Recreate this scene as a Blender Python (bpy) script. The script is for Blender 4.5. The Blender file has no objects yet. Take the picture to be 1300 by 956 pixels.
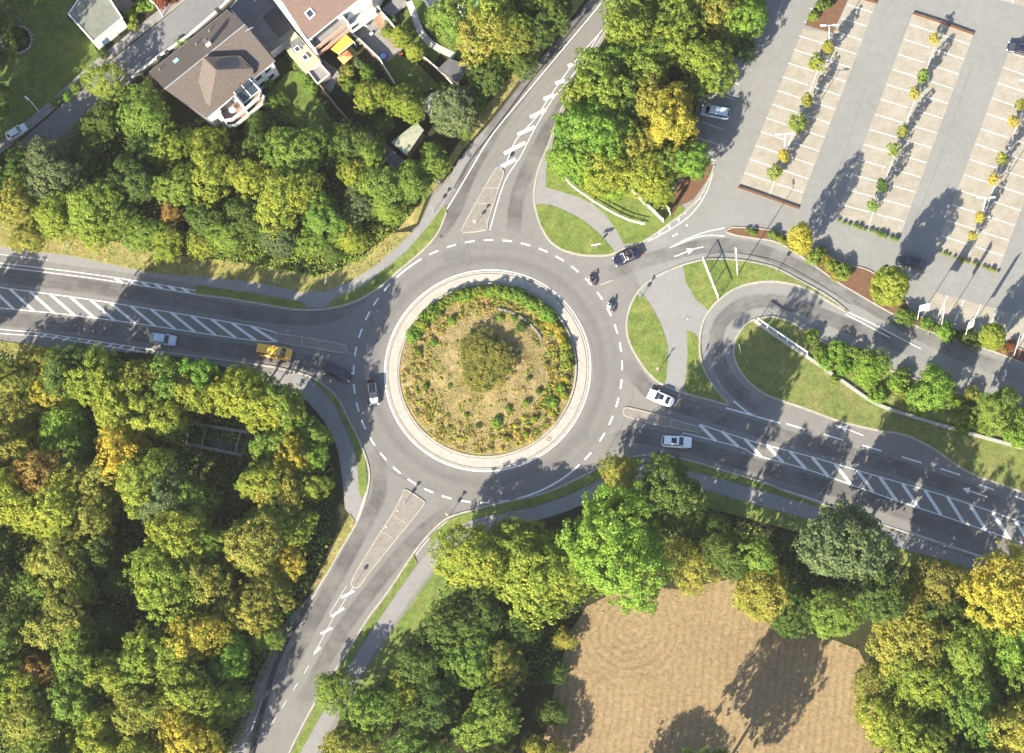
import bpy, bmesh, math, random
import numpy as np
from mathutils import Vector, Matrix

rnd = random.Random(7)
R_ = math.radians
scene = bpy.context.scene
C = bpy.data.collections.new("Place"); scene.collection.children.link(C)

# ---------------------------------------------------------------- camera (aerial view, long lens)
F_PX = 3400.0                         # focal length in photo pixels (photo 1300 wide)
UC, VC = 650.0, 478.0
d = Vector((360, -822, -F_PX)).normalized()          # straight down, in camera space
Zw = -d
Xw = (Vector((1, 0, 0)) - d * d.x).normalized()
Yw = Zw.cross(Xw)
M = Matrix((Xw, Yw, Zw))
CAM = -(M @ (Vector((618.5 - UC, VC - 469.5, -F_PX)) * (1 / 8.0)))
cd = bpy.data.cameras.new("camera"); cam = bpy.data.objects.new("camera", cd); C.objects.link(cam)
cam.matrix_world = Matrix.Translation(CAM) @ M.to_4x4()
cd.sensor_width = 36; cd.lens = 36 * F_PX / 1300; cd.clip_end = 6000; cd.clip_start = 1
scene.camera = cam

SUN_EL, SUN_STR, SKY_STR, EXPO = 32.0, 5.0, 0.09, 1.75
TRAVEL = 57.0                          # heading of the shadows, degrees from +X towards +Y
tr = Vector((math.cos(R_(TRAVEL)) * math.cos(R_(SUN_EL)), math.sin(R_(TRAVEL)) * math.cos(R_(SUN_EL)), -math.sin(R_(SUN_EL))))
ld = bpy.data.lights.new("sun", 'SUN'); ld.energy = SUN_STR; ld.angle = R_(0.5); ld.color = (1.0, 0.91, 0.73)
sun = bpy.data.objects.new("sun", ld); C.objects.link(sun); sun.location = (-100, -150, 120)
sun.rotation_euler = tr.to_track_quat('-Z', 'Y').to_euler()
world = bpy.data.worlds.new("World"); scene.world = world; world.use_nodes = True
wn = world.node_tree; sky = wn.nodes.new('ShaderNodeTexSky'); sky.sky_type = 'NISHITA'; sky.sun_disc = False
sky.sun_elevation = R_(SUN_EL); sky.sun_rotation = R_(90 - (TRAVEL + 180))
bg = wn.nodes['Background']; bg.inputs[1].default_value = SKY_STR; wn.links.new(sky.outputs[0], bg.inputs[0])
scene.view_settings.view_transform = 'Standard'; scene.view_settings.look = 'None'
scene.view_settings.exposure = EXPO; scene.view_settings.gamma = 1.0
scene.cycles.max_bounces = 5; scene.cycles.diffuse_bounces = 2; scene.cycles.transmission_bounces = 3; scene.cycles.glossy_bounces = 2

def P(u, v, z=0.0):
    """photo pixel -> survey point on the level z"""
    w = M @ Vector((u - UC, VC - v, -F_PX))
    t = (z - CAM.z) / w.z
    q = CAM + w * t
    return Vector((q.x, q.y, z))
def P2(u, v, z=0.0):
    q = P(u, v, z); return (q.x, q.y)
def PL(pts, z=0.0): return [P2(u, v, z) for u, v in pts]
def heading(a, b):
    p, q = P(*a), P(*b); return math.atan2(q.y - p.y, q.x - p.x)

def smooth(pts, n=6, closed=False):
    out = []; N = len(pts)
    for i in range(N if closed else N - 1):
        if closed: p0, p1, p2, p3 = pts[i - 1], pts[i], pts[(i + 1) % N], pts[(i + 2) % N]
        else: p0, p1, p2, p3 = pts[max(i - 1, 0)], pts[i], pts[i + 1], pts[min(i + 2, N - 1)]
        for k in range(n):
            t = k / n
            out.append(tuple(0.5 * ((2 * p1[j]) + (-p0[j] + p2[j]) * t + (2 * p0[j] - 5 * p1[j] + 4 * p2[j] - p3[j]) * t * t + (-p0[j] + 3 * p1[j] - 3 * p2[j] + p3[j]) * t ** 3) for j in range(2)))
    if not closed: out.append(tuple(pts[-1]))
    return out

# ---------------------------------------------------------------- materials
def newmat(name):
    m = bpy.data.materials.new(name); m.use_nodes = True
    return m, m.node_tree, m.node_tree.nodes['Principled BSDF']
def nodes_noise(nt, scale, detail=5, rough=.6, coord='Object'):
    tc = nt.nodes.new('ShaderNodeTexCoord'); n = nt.nodes.new('ShaderNodeTexNoise')
    n.inputs['Scale'].default_value = scale; n.inputs['Detail'].default_value = detail; n.inputs['Roughness'].default_value = rough
    nt.links.new(tc.outputs[coord], n.inputs['Vector']); return n
def ramp(nt, fac, stops):
    r = nt.nodes.new('ShaderNodeValToRGB'); el = r.color_ramp.elements
    while len(el) < len(stops): el.new(.5)
    for e, (p, c) in zip(el, stops): e.position = p; e.color = (*c, 1)
    nt.links.new(fac, r.inputs[0]); return r
def mixc(nt, a, b, fac, mode='MIX'):
    x = nt.nodes.new('ShaderNodeMix'); x.data_type = 'RGBA'; x.blend_type = mode
    if isinstance(fac, (int, float)): x.inputs[0].default_value = fac
    else: nt.links.new(fac, x.inputs[0])
    nt.links.new(a, x.inputs[6]); nt.links.new(b, x.inputs[7]); return x.outputs[2]
def plain(name, c, rough=.6, metal=0.0, var=.12, scale=3.0, spec=.5):
    m, nt, b = newmat(name)
    n = nodes_noise(nt, scale); lo = tuple(x * (1 - var) for x in c); hi = tuple(min(1, x * (1 + var)) for x in c)
    r = ramp(nt, n.outputs['Fac'], [(.3, lo), (.7, hi)]); nt.links.new(r.outputs[0], b.inputs['Base Color'])
    b.inputs['Roughness'].default_value = rough; b.inputs['Metallic'].default_value = metal
    b.inputs['Specular IOR Level'].default_value = spec
    return m
def surface(name, stops_big, sc_big, stops_fine, sc_fine, fine=.5, rough=.9, bump=0.0, mid=None):
    """large patches of colour, overlaid with a fine grain"""
    m, nt, b = newmat(name)
    n1 = nodes_noise(nt, sc_big, 6, .62); n2 = nodes_noise(nt, sc_fine, 4, .7)
    r1 = ramp(nt, n1.outputs['Fac'], stops_big); r2 = ramp(nt, n2.outputs['Fac'], stops_fine)
    out = mixc(nt, r1.outputs[0], r2.outputs[0], fine, 'MIX' if not isinstance(fine, str) else 'MULTIPLY')
    if mid:
        n3 = nodes_noise(nt, mid[0], 5, .65); r3 = ramp(nt, n3.outputs['Fac'], mid[1]); out = mixc(nt, out, r3.outputs[0], mid[2], 'MULTIPLY')
    nt.links.new(out, b.inputs['Base Color']); b.inputs['Roughness'].default_value = rough
    b.inputs['Specular IOR Level'].default_value = .25
    if bump:
        bp = nt.nodes.new('ShaderNodeBump'); bp.inputs['Strength'].default_value = bump; bp.inputs['Distance'].default_value = .1
        nt.links.new(n2.outputs['Fac'], bp.inputs['Height']); nt.links.new(bp.outputs[0], b.inputs['Normal'])
    return m, nt, b, out
G3 = lambda x: (x, x, x)
MAT = {}
def asphalt(name, v, tint=(1, 1, 1), ring=False):
    t = lambda k: tuple(v * k * q for q in tint)
    m, nt, b, out = surface(name, [(.3, t(.9)), (.55, t(1.0)), (.75, t(1.12))], .12, [(.3, t(.82)), (.7, t(1.18))], 7.0, .35, .88,
                            mid=(.9, [(.35, G3(.9)), (.65, G3(1.06))], .8))
    if ring:       # wheel tracks polished into the circulating lane, plus repair seams
        geo = nt.nodes.new('ShaderNodeNewGeometry'); vl = nt.nodes.new('ShaderNodeVectorMath'); vl.operation = 'LENGTH'
        nt.links.new(geo.outputs['Position'], vl.inputs[0])
        mr = nt.nodes.new('ShaderNodeMapRange'); mr.inputs[1].default_value = 15; mr.inputs[2].default_value = 23
        nt.links.new(vl.outputs['Value'], mr.inputs[0])
        rr = ramp(nt, mr.outputs[0], [(0, G3(1)), (.25, G3(.95)), (.42, G3(.70)), (.55, G3(.95)), (.68, G3(.86)), (.85, G3(1)), ])
        out2 = mixc(nt, out, rr.outputs[0], .75, 'MULTIPLY'); nt.links.new(out2, b.inputs['Base Color'])
    return m
MAT['road'] = asphalt('road asphalt', .152, (1.03, .985, .95), True)
MAT['lot'] = asphalt('parking asphalt', .178, (1.0, 1.0, .97))
MAT['path'] = asphalt('path asphalt', .19, (1.02, 1.0, 1.0))
MAT['street'] = asphalt('street asphalt', .15, (1.0, 1.0, 1.03))
MAT['gravel'] = surface('cobble gravel', [(.3, G3(.17)), (.7, G3(.205))], .5, [(.3, G3(.145)), (.7, G3(.225))], 4.0, .4, .95)[0]
MAT['kerb'] = plain('kerb concrete', (0.273, 0.254, 0.215), .85, var=.2, scale=1.2)
MAT['apron'] = plain('apron concrete', (0.298, 0.278, 0.248), .85, var=.14, scale=1.3)
MAT['paint'] = plain('road paint', (0.575, 0.575, 0.559), .7, var=.14, scale=5)
MAT['wornpaint'] = plain('worn road paint', (.40, .40, .39), .8, var=.3, scale=6)
MAT['bay'] = surface('bay paving', [(.3, (0.235, 0.215, 0.178)), (.55, (0.260, 0.240, 0.206)), (.75, (0.287, 0.266, 0.225))], .22, [(.35, (0.174, 0.155, 0.127)), (.65, (0.322, 0.294, 0.254))], 3.2, .35, .92,
                     mid=(.5, [(.35, (.80, .78, .72)), (.6, G3(1.05))], .7))[0]
MAT['island'] = plain('island paving', (.175, .16, .145), .9, var=.2, scale=2.2)
def grassmat(name, a, b_, c, d_):
    return surface(name, [(.28, a), (.45, b_), (.6, c), (.75, d_)], .34, [(.3, tuple(x * .55 for x in a)), (.7, tuple(min(1, x * 1.35) for x in c))], 2.6, .45, .95, bump=.5,
                   mid=(.7, [(.3, G3(.60)), (.65, G3(1.15))], .8))[0]
MAT['grass'] = grassmat('verge grass', (.070, .118, .022), (.105, .155, .032), (.150, .175, .045), (.235, .20, .085))
MAT['drygrass'] = grassmat('dry grass', (.115, .145, .035), (.185, .18, .055), (.26, .215, .085), (.35, .27, .125))
MAT['mixgrass'] = grassmat('mixed verge grass', (.072, .118, .028), (.11, .15, .038), (.165, .165, .055), (.30, .23, .115))
MAT['lawn'] = grassmat('garden lawn', (0.050, 0.095, 0.018), (0.077, 0.122, 0.025), (0.117, 0.144, 0.032), (0.189, 0.167, 0.050))
MAT['mound'] = grassmat('mound grass', (.125, .115, .038), (.20, .16, .065), (.25, .19, .095), (.29, .215, .125))
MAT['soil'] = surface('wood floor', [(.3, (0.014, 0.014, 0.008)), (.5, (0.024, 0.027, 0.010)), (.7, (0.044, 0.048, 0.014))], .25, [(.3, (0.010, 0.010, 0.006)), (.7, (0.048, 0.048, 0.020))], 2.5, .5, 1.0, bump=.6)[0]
MAT['mulch'] = surface('bark mulch', [(.3, (0.090, 0.044, 0.023)), (.7, (0.145, 0.077, 0.047))], .8, [(.3, (0.048, 0.023, 0.013)), (.7, (0.182, 0.107, 0.067))], 4.0, .5, 1.0, bump=.4)[0]
def leafmat(name, a, b_, trans=.5):
    m, nt, b = newmat(name); nt.nodes.remove(b)
    geo = nt.nodes.new('ShaderNodeNewGeometry'); oi = nt.nodes.new('ShaderNodeObjectInfo')
    r = ramp(nt, geo.outputs['Random Per Island'], [(0, a), (1, b_)])
    n = nodes_noise(nt, .55, 3, .6); rn = ramp(nt, n.outputs['Fac'], [(.32, (.74, .84, .70)), (.5, G3(1)), (.68, (1.3, 1.16, .95))])
    c1 = mixc(nt, r.outputs[0], rn.outputs[0], 1.0, 'MULTIPLY')
    ro = ramp(nt, oi.outputs['Random'], [(0, (.86, .94, .92)), (.5, G3(1)), (1, (1.12, 1.06, .97))])
    c2 = mixc(nt, c1, ro.outputs[0], 1.0, 'MULTIPLY')
    df = nt.nodes.new('ShaderNodeBsdfDiffuse'); tl = nt.nodes.new('ShaderNodeBsdfTranslucent'); mx = nt.nodes.new('ShaderNodeMixShader')
    nt.links.new(c2, df.inputs[0]); nt.links.new(c2, tl.inputs[0]); mx.inputs[0].default_value = trans
    nt.links.new(df.outputs[0], mx.inputs[1]); nt.links.new(tl.outputs[0], mx.inputs[2])
    nt.links.new(mx.outputs[0], nt.nodes['Material Output'].inputs[0]); return m
LEAF = {
 'DG': leafmat('leaf deep green', (0.084, 0.139, 0.043), (0.168, 0.244, 0.064)),
 'G':  leafmat('leaf green', (0.145, 0.233, 0.052), (0.292, 0.390, 0.085)),
 'BG': leafmat('leaf bright green', (0.151, 0.269, 0.044), (0.302, 0.445, 0.087)),
 'GG': leafmat('leaf grey green', (0.114, 0.160, 0.074), (0.217, 0.263, 0.125)),
 'YG': leafmat('leaf yellow green', (0.196, 0.259, 0.045), (0.394, 0.441, 0.088)),
 'O':  leafmat('leaf olive', (0.212, 0.236, 0.054), (0.409, 0.400, 0.103)),
 'Y':  leafmat('leaf yellow', (0.352, 0.314, 0.052), (0.630, 0.527, 0.102)),
 'OR': leafmat('leaf orange', (.280, .190, .060), (.470, .320, .110)),
 'OY': leafmat('leaf olive yellow', (.20, .19, .05), (.34, .31, .09)),
 'RD': leafmat('leaf copper red', (0.161, 0.061, 0.041), (0.309, 0.114, 0.067)),
 'TAN': leafmat('tuft straw', (0.281, 0.238, 0.079), (0.537, 0.439, 0.183)),
}
LEAFNAME = {'DG': 'dark green', 'G': 'mid green', 'BG': 'bright green', 'GG': 'grey-green', 'YG': 'yellow-green', 'O': 'olive', 'Y': 'yellow', 'OR': 'orange', 'OY': 'olive-yellow', 'RD': 'copper red'}
MAT['bark'] = plain('bark', (.11, .085, .06), .95, var=.35, scale=4)
MAT['pale_bark'] = plain('pale bark', (.34, .31, .27), .9, var=.3, scale=4)

# ---------------------------------------------------------------- mesh helpers
class MB:
    def __init__(s): s.v = []; s.f = []
    def add(s, vs, fs):
        o = len(s.v); s.v += [tuple(v) for v in vs]; s.f += [tuple(i + o for i in f) for f in fs]; return s
    def box(s, c, size, rot=0.0, tilt=None):
        x, y, z = [q / 2 for q in size]; ca, sa = math.cos(rot), math.sin(rot); vs = []
        for sx, sy, sz in ((-1,-1,-1),(1,-1,-1),(1,1,-1),(-1,1,-1),(-1,-1,1),(1,-1,1),(1,1,1),(-1,1,1)):
            a, b = sx * x, sy * y; vs.append((c[0] + a * ca - b * sa, c[1] + a * sa + b * ca, c[2] + sz * z))
        return s.add(vs, [(0,3,2,1),(4,5,6,7),(0,1,5,4),(1,2,6,5),(2,3,7,6),(3,0,4,7)])
    def prism(s, poly, z0, z1, bottom=True):
        poly = ccw(poly); n = len(poly)
        vs = [(x, y, z0) for x, y in poly] + [(x, y, z1) for x, y in poly]
        fs = [(i, (i + 1) % n, (i + 1) % n + n, i + n) for i in range(n)] + [tuple(range(n, 2 * n))]
        if bottom: fs.append(tuple(reversed(range(n))))
        return s.add(vs, fs)
    def sheet(s, poly, z):
        poly = ccw(poly); return s.add([(x, y, z) for x, y in poly], [tuple(range(len(poly)))])
    def band(s, pts, w, z0, z1=None, closed=False, side=0.0):
        """a strip along a line; side shifts it (in widths) to its left"""
        n = len(pts); L = []; Rr = []
        for i, p in enumerate(pts):
            a = pts[i - 1] if (i > 0 or closed) else p; b = pts[(i + 1) % n] if (i < n - 1 or closed) else p
            t = Vector((b[0] - a[0], b[1] - a[1])); t = t.normalized() if t.length > 1e-6 else Vector((1, 0)); nn = Vector((-t.y, t.x))
            L.append((p[0] + nn.x * w * (side + .5), p[1] + nn.y * w * (side + .5))); Rr.append((p[0] + nn.x * w * (side - .5), p[1] + nn.y * w * (side - .5)))
        m = n if closed else n - 1
        if z1 is None:
            vs = [(x, y, z0) for x, y in L] + [(x, y, z0) for x, y in Rr]
            return s.add(vs, [(n + i, n + (i + 1) % n, (i + 1) % n, i) for i in range(m)])
        vs = [(x, y, z1) for x, y in L] + [(x, y, z1) for x, y in Rr] + [(x, y, z0) for x, y in L] + [(x, y, z0) for x, y in Rr]
        fs = []
        for i in range(m):
            j = (i + 1) % n
            fs += [(n + i, n + j, j, i), (i, j, 2 * n + j, 2 * n + i), (n + j, n + i, 3 * n + i, 3 * n + j)]
        if not closed: fs += [(0, 2 * n, 3 * n, n), (n - 1, 2 * n - 1, 4 * n - 1, 3 * n - 1)]
        return s.add(vs, fs)
    def tube(s, pts, radii, n=8, cap=True):
        pts = [Vector(p) for p in pts]
        if isinstance(radii, (int, float)): radii = [radii] * len(pts)
        vs = []; prev = None
        for i, p in enumerate(pts):
            t = (pts[min(i + 1, len(pts) - 1)] - pts[max(i - 1, 0)]).normalized()
            if prev is None: a = t.orthogonal().normalized()
            else: a = (prev - t * prev.dot(t)); a = a.normalized() if a.length > 1e-5 else t.orthogonal().normalized()
            prev = a; b = t.cross(a)
            for k in range(n):
                q = 2 * math.pi * k / n; vs.append(p + (a * math.cos(q) + b * math.sin(q)) * radii[i])
        fs = [(i * n + k, i * n + (k + 1) % n, (i + 1) * n + (k + 1) % n, (i + 1) * n + k) for i in range(len(pts) - 1) for k in range(n)]
        if cap: fs += [tuple(reversed(range(n))), tuple(range((len(pts) - 1) * n, len(pts) * n))]
        return s.add(vs, fs)
    def lathe(s, prof, c=(0, 0, 0), n=16, axis='z', capped=True):
        vs = []
        for r, z in prof:
            for k in range(n):
                q = 2 * math.pi * k / n; x, y = r * math.cos(q), r * math.sin(q)
                v = (x, y, z) if axis == 'z' else (x, z, y) if axis == 'y' else (z, x, y)
                vs.append((v[0] + c[0], v[1] + c[1], v[2] + c[2]))
        m = len(prof); fs = [(i * n + k, i * n + (k + 1) % n, (i + 1) * n + (k + 1) % n, (i + 1) * n + k) for i in range(m - 1) for k in range(n)]
        if capped: fs += [tuple(reversed(range(n))), tuple(range((m - 1) * n, m * n))]
        return s.add(vs, fs)
    def quad(s, a, b, c, d_): return s.add([a, b, c, d_], [(0, 1, 2, 3)])
    def poly3(s, pts): return s.add(pts, [tuple(range(len(pts)))])
    def slab(s, pts, th):
        """a plane polygon in space given a thickness downwards"""
        n = len(pts); lo = [(p[0], p[1], p[2] - th) for p in pts]
        return s.add([tuple(p) for p in pts] + lo, [tuple(range(n)), tuple(reversed(range(n, 2 * n)))] + [(i, n + i, n + (i + 1) % n, (i + 1) % n) for i in range(n)])
    def build(s, name, m, parent=None, origin=(0, 0, 0), smooth=False, bevel=0, subsurf=0, fixn=True):
        me = bpy.data.meshes.new(name); o = origin
        me.from_pydata([(v[0] - o[0], v[1] - o[1], v[2] - o[2]) for v in s.v], [], s.f); me.update()
        if fixn and len(s.f) < 40000:
            bm = bmesh.new(); bm.from_mesh(me); bmesh.ops.recalc_face_normals(bm, faces=bm.faces); bm.to_mesh(me); bm.free()
        if m is not None: me.materials.append(m)
        ob = bpy.data.objects.new(name, me); C.objects.link(ob)
        if parent is not None: ob.parent = parent
        elif o != (0, 0, 0): ob.location = o
        if smooth:
            for p in me.polygons: p.use_smooth = True
        if bevel:
            q = ob.modifiers.new('bevel', 'BEVEL'); q.width = bevel; q.segments = 2; q.limit_method = 'ANGLE'
        if subsurf:
            q = ob.modifiers.new('sub', 'SUBSURF'); q.levels = subsurf; q.render_levels = subsurf
        return ob
def area(poly): return .5 * sum(poly[i - 1][0] * poly[i][1] - poly[i][0] * poly[i - 1][1] for i in range(len(poly)))
def ccw(poly):
    poly = [tuple(p) for p in poly]; return poly if area(poly) > 0 else poly[::-1]
def tag(o, label=None, cat=None, group=None, kind=None):
    if label: o['label'] = label
    if cat: o['category'] = cat
    if group: o['group'] = group
    if kind: o['kind'] = kind
    return o
def thing(name, label, cat, loc=(0, 0, 0), rz=0.0, group=None):
    o = bpy.data.objects.new(name, None); C.objects.link(o); o.location = loc; o.rotation_euler = (0, 0, rz); o.empty_display_size = .3
    return tag(o, label, cat, group)
def struct(ob): ob['kind'] = 'structure'; return ob
def stuff(ob): ob['kind'] = 'stuff'; return ob
def copy_tree(o, parent=None):
    c = o.copy(); C.objects.link(c)
    if parent is not None: c.parent = parent
    for ch in list(o.children): copy_tree(ch, c)
    return c
def inside(pt, poly):
    x, y = pt; r = False; n = len(poly)
    for i in range(n):
        (x1, y1), (x2, y2) = poly[i - 1], poly[i]
        if (y1 > y) != (y2 > y) and x < (x2 - x1) * (y - y1) / (y2 - y1) + x1: r = not r
    return r

# thin summer haze: one even volume round the camera and the whole place
hz = bpy.data.materials.new('haze'); hz.use_nodes = True; hn = hz.node_tree; hn.nodes.remove(hn.nodes['Principled BSDF'])
pv = hn.nodes.new('ShaderNodeVolumePrincipled'); pv.inputs['Density'].default_value = .000034; pv.inputs['Color'].default_value = (.95, .93, .97, 1)
hn.links.new(pv.outputs[0], hn.nodes['Material Output'].inputs['Volume'])
mb = MB(); mb.box((0, 0, 229), (3100, 3100, 460)); o_ = mb.build('haze', hz); o_['kind'] = 'stuff'
# ================================================================= THE GROUND AND THE ROADS
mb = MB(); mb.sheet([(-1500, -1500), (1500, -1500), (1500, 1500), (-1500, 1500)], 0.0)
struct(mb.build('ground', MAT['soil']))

road_px = [(-90,300),(0,310),(27,313),(91,322),(152,333),(194,344),(255,348),(330,356),(381,368),(411,367),(441,356),(472,337),(502,311),(532,285),(550,243),(569,224),(593,188),(623,155),(650,121),(670,94),(701,58),(731,21),(748,0),(790,-70),
 (1420,-70),(1420,770),(1300,742),(1242,722),(1107,690),(1021,661),(970,647),(915,631),(867,614),(830,606),(790,616),(755,632),(715,650),(670,663),(630,671),(600,682),(572,702),(547,733),(516,776),(488,820),(466,856),(436,905),(411,955),(385,1010),
 (270,1010),(300,930),(318,880),(338,836),(365,785),(394,756),(417,725),(433,696),(452,664),(438,644),(435,608),(429,570),(423,553),(411,532),(390,507),(359,492),(330,480),(300,470),(258,458),(194,449),(61,441),(0,434),(-90,426)]
mb = MB(); mb.sheet(PL(road_px), .02); struct(mb.build('road', MAT['road']))

lot_px = [(797,333),(812,310),(849,286),(880,262),(907,212),(895,190),(900,120),(925,55),(970,-60),(1410,-60),(1410,560),(1300,524),(1180,488),(1100,460),(1028,427),(993,404),(963,405),(943,416),(932,432),(930,450),(935,466),(949,485),(972,503),(962,512),(925,513),(907,492),(892,465),(888,438),(892,410),(901,395),(883,380),(816,368)]
mb = MB(); mb.sheet(PL(lot_px), .026); struct(mb.build('parking_lot', MAT['lot']))

# footpaths laid beside the carriageway
mb = MB()
nw_path = [(-90,304),(0,313),(91,325),(194,347),(255,351),(330,359),(381,371),(411,370),(441,359),(472,340),(502,314),(532,288),(550,250),(569,228),(575,240),(552,280),(532,303),(512,324),(490,345),(466,364),(440,376),(410,390),(385,388),(330,373),(250,362),(152,345),(91,337),(0,324),(-90,315)]
mb.sheet(PL(nw_path), .026)
n_path = [(569,226),(593,190),(623,157),(650,123),(670,96),(701,60),(731,23),(748,2),(792,-68),(806,-68),(758,10),(700,78),(660,126),(622,174),(590,222),(577,245)]
mb.sheet(PL(n_path), .030)
sw_path = [(330,482),(359,494),(390,509),(411,534),(423,555),(429,572),(435,610),(438,646),(451,662),(460,640),(456,620),(452,580),(441,553),(426,516),(396,482),(372,474),(345,471)]
mb.sheet(PL(sw_path), .030)
sw_low = [(394,760),(365,788),(338,839),(318,883),(300,933),(275,1005),(300,1005),(318,935),(334,885),(352,838),(376,790),(398,766)]
mb.sheet(PL(sw_low), .034)
s_line = [(1420,760),(1300,733),(1200,702),(1107,676),(1021,648),(970,634),(915,618),(867,605),(835,598),(800,603),(765,618),(725,637),(680,652),(640,660),(605,668),(575,684),(550,708),(525,740),(495,783),(467,825),(443,864),(415,912),(388,962),(362,1010)]
mb.band(smooth(PL(s_line), 5), 2.3, .038)
struct(mb.build('footpath', MAT['path']))

# ------------ raised, kerbed pieces
kerb = MB(); grass = MB(); pav = MB(); dry = MB()
KW = .30
# north-east block: wood, verge and path between the north arm and the car park entry
ne_out = [(860,-70),(800,2),(770,38),(738,90),(712,140),(697,182),(685,210),(679,235),(678,256),(683,277),(690,294),(700,308),(716,318),(740,324),(773,324),(792,316),(810,310),(830,299),(850,284),(871,268),(889,250),(901,226),(907,210)]
ne_in = [(892,202),(884,180),(888,135),(903,92),(923,55),(948,8),(972,-70)]
ne_s = smooth(PL(ne_out), 4)
pav.prism(ne_s + PL(ne_in), .0, .12); kerb.band(ne_s, KW, .0, .165)
A1 = [(679,262),(683,277),(690,294),(700,308),(716,318),(740,324),(773,324),(779,319),(768,305),(754,291),(735,277),(713,266),(695,260)]
grass.prism(smooth(PL(A1), 3, True), .10, .15)
A2 = [(697,190),(693,215),(693,238),(710,243),(733,250),(752,259),(768,272),(782,292),(792,310),(812,309),(850,284),(871,268),(862,255),(830,225),(760,200)]
grass.prism(PL(A2), .10, .15)
ne_mulch = [(862,262),(880,254),(900,226),(905,211),(890,204),(870,222),(852,244),(846,266),(853,276)]
mulch = MB(); mulch.prism(PL(ne_mulch), .1, .17)
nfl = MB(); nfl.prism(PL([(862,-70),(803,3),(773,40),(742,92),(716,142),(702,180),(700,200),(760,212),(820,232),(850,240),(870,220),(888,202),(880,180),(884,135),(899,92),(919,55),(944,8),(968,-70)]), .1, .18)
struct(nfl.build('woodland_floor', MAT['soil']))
# east island between the entry roads
ei = [(893,330),(864,337.6),(834,351),(813,367),(801,387),(795.5,410),(798,432),(810,456),(826,477),(846,491),(876,501.5),(905,509),(925,513.5),(907,492),(892,465),(888,438),(892,411),(901,394),(914,380),(935,366),(960,359),(987,358),(1020,365),(1050,382),(1076,396),(1050,376),(1021,359.5),(987,341.5),(965,335),(940,330.5),(913,329)]
ei_s = smooth(PL(ei), 4, True); pav.prism(ei_s, .0, .12); kerb.band(ei_s, KW, .0, .165, closed=True)
B1 = [(811,371),(820,379),(833,400),(843,422),(848,444),(847,465),(843,488),(827,477),(811,456),(799,432),(797,410),(802,387)]
grass.prism(smooth(PL(B1), 3, True), .10, .15)
D1 = [(872,420),(883,424),(889,438),(893,465),(908,492),(922,512),(905,508),(877,500),(868,496),(871,475),(873,450)]
grass.prism(PL(D1), .10, .15)
E1 = [(867,338),(893,331),(913,330),(940,331.5),(965,336),(987,343),(1020,360.5),(1046,375),(1068,391),(1048,379),(1020,363.5),(987,357),(960,358),(934,365),(913,379),(899,394),(883,380),(871,359)]
grass.prism(PL(E1), .10, .15)
gv = MB(); gv.sheet(PL([(835,352),(866,339),(870,360),(882,381),(898,396),(892,408),(886,420),(872,419),(862,395),(848,372)]), .128); struct(gv.build('cobbled_patch', MAT['gravel']))
# long island with the shrub bed
fi_low = [(963,404.5),(951,409),(942,417.5),(934,431),(931.5,448),(936,465),(949,483),(964,496),(981,505),(1021,518.5),(1066,535),(1112,546),(1142,551),(1160,557),(1187,571),(1212,589),(1239,604),(1300,626),(1400,668)]
fi_up = [(1400,560),(1300,526),(1260,512),(1220,500),(1180,487),(1140,474),(1100,459),(1060,442),(1028,425),(1010,412),(993,405),(978,402)]
fis = smooth(PL(fi_low), 4); fiu = smooth(PL(fi_up), 4)
pav.prism(fis + fiu, .0, .12, True); kerb.band(fis + fiu, KW, .0, .165, closed=True)
dry.prism(fis + fiu, .1, .15)
struct(dry.build('dry_verge', MAT['mixgrass']))
# north-west verge pieces
v1 = [(249,362),(290,368),(330,374),(385,384),(390,392),(370,391),(330,385),(290,378),(249,373)]
grass.prism(PL(v1), .02, .14); kerb.band(PL([(249,374),(290,379),(330,386),(372,393),(395,394)]), KW, .0, .165)
v2k = [(395,394),(417,392),(447,384.6),(478,368),(508,342.5),(532,322.5),(551,303),(560,288),(567,270)]
v2i = [(567,261),(560,266),(547,283),(532,301),(514,321),(490,341),(466,360),(441,372),(418,383)]
grass.prism(smooth(PL(v2k[1:]), 4) + PL(v2i), .02, .14); kerb.band(smooth(PL(v2k), 4), KW, .0, .165)
# north arm outer strip of rough grass
v3 = [(541,252),(560,232),(588,190),(618,155),(646,120),(666,93),(697,57),(727,20),(745,-3),(785,-70),(770,-70),(733,-8),(700,34),(660,82),(625,125),(590,170),(560,215),(530,262),(505,292),(530,283)]
dry2 = MB(); dry2.prism(PL(v3), .0, .12)
v4 = [(-90,300),(0,313),(91,325),(194,347),(255,351),(330,359),(381,371),(412,370),(443,358),(475,339),(505,313),(524,294),(495,296),(465,322),(430,342),(400,350),(350,340),(280,330),(200,322),(140,305),(80,290),(0,262),(-90,240)]
dry2.prism(PL(v4), .0, .11)
v5 = [(-90,430),(0,433),(61,440),(120,447),(120,456),(60,456),(0,456),(-90,450)]
dry2.prism(PL(v5), .0, .11)
v6 = [(444.5,652),(452,664),(433.5,696),(417,725),(405,741),(399,748),(394,748),(404,730),(418,704),(432,676)]
dry2.prism(PL(v6), .0, .12)
struct(dry2.build('rough_verge', MAT['drygrass']))
# south-west verge strip
v7k = [(350,466.5),(390,477),(411,489),(429,506),(444,535),(453.5,553),(461,572),(467,590),(469,608),(463,638),(453,664),(433.5,697),(417,726),(394.5,763)]
kerb.band(smooth(PL(v7k), 4), KW, .0, .165)
grass.prism(smooth(PL([(393,478),(411,490),(429,507),(443,535),(453,553),(460,572),(465,592),(466,612),(461,632),(455,620),(455,600),(450,570),(441,548),(427,515),(410,495)]), 2, True), .02, .14)
kerb.band(PL([(194,445.5),(258,453.5),(330,463.5),(350,466.5)]), KW, .0, .165)
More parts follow.
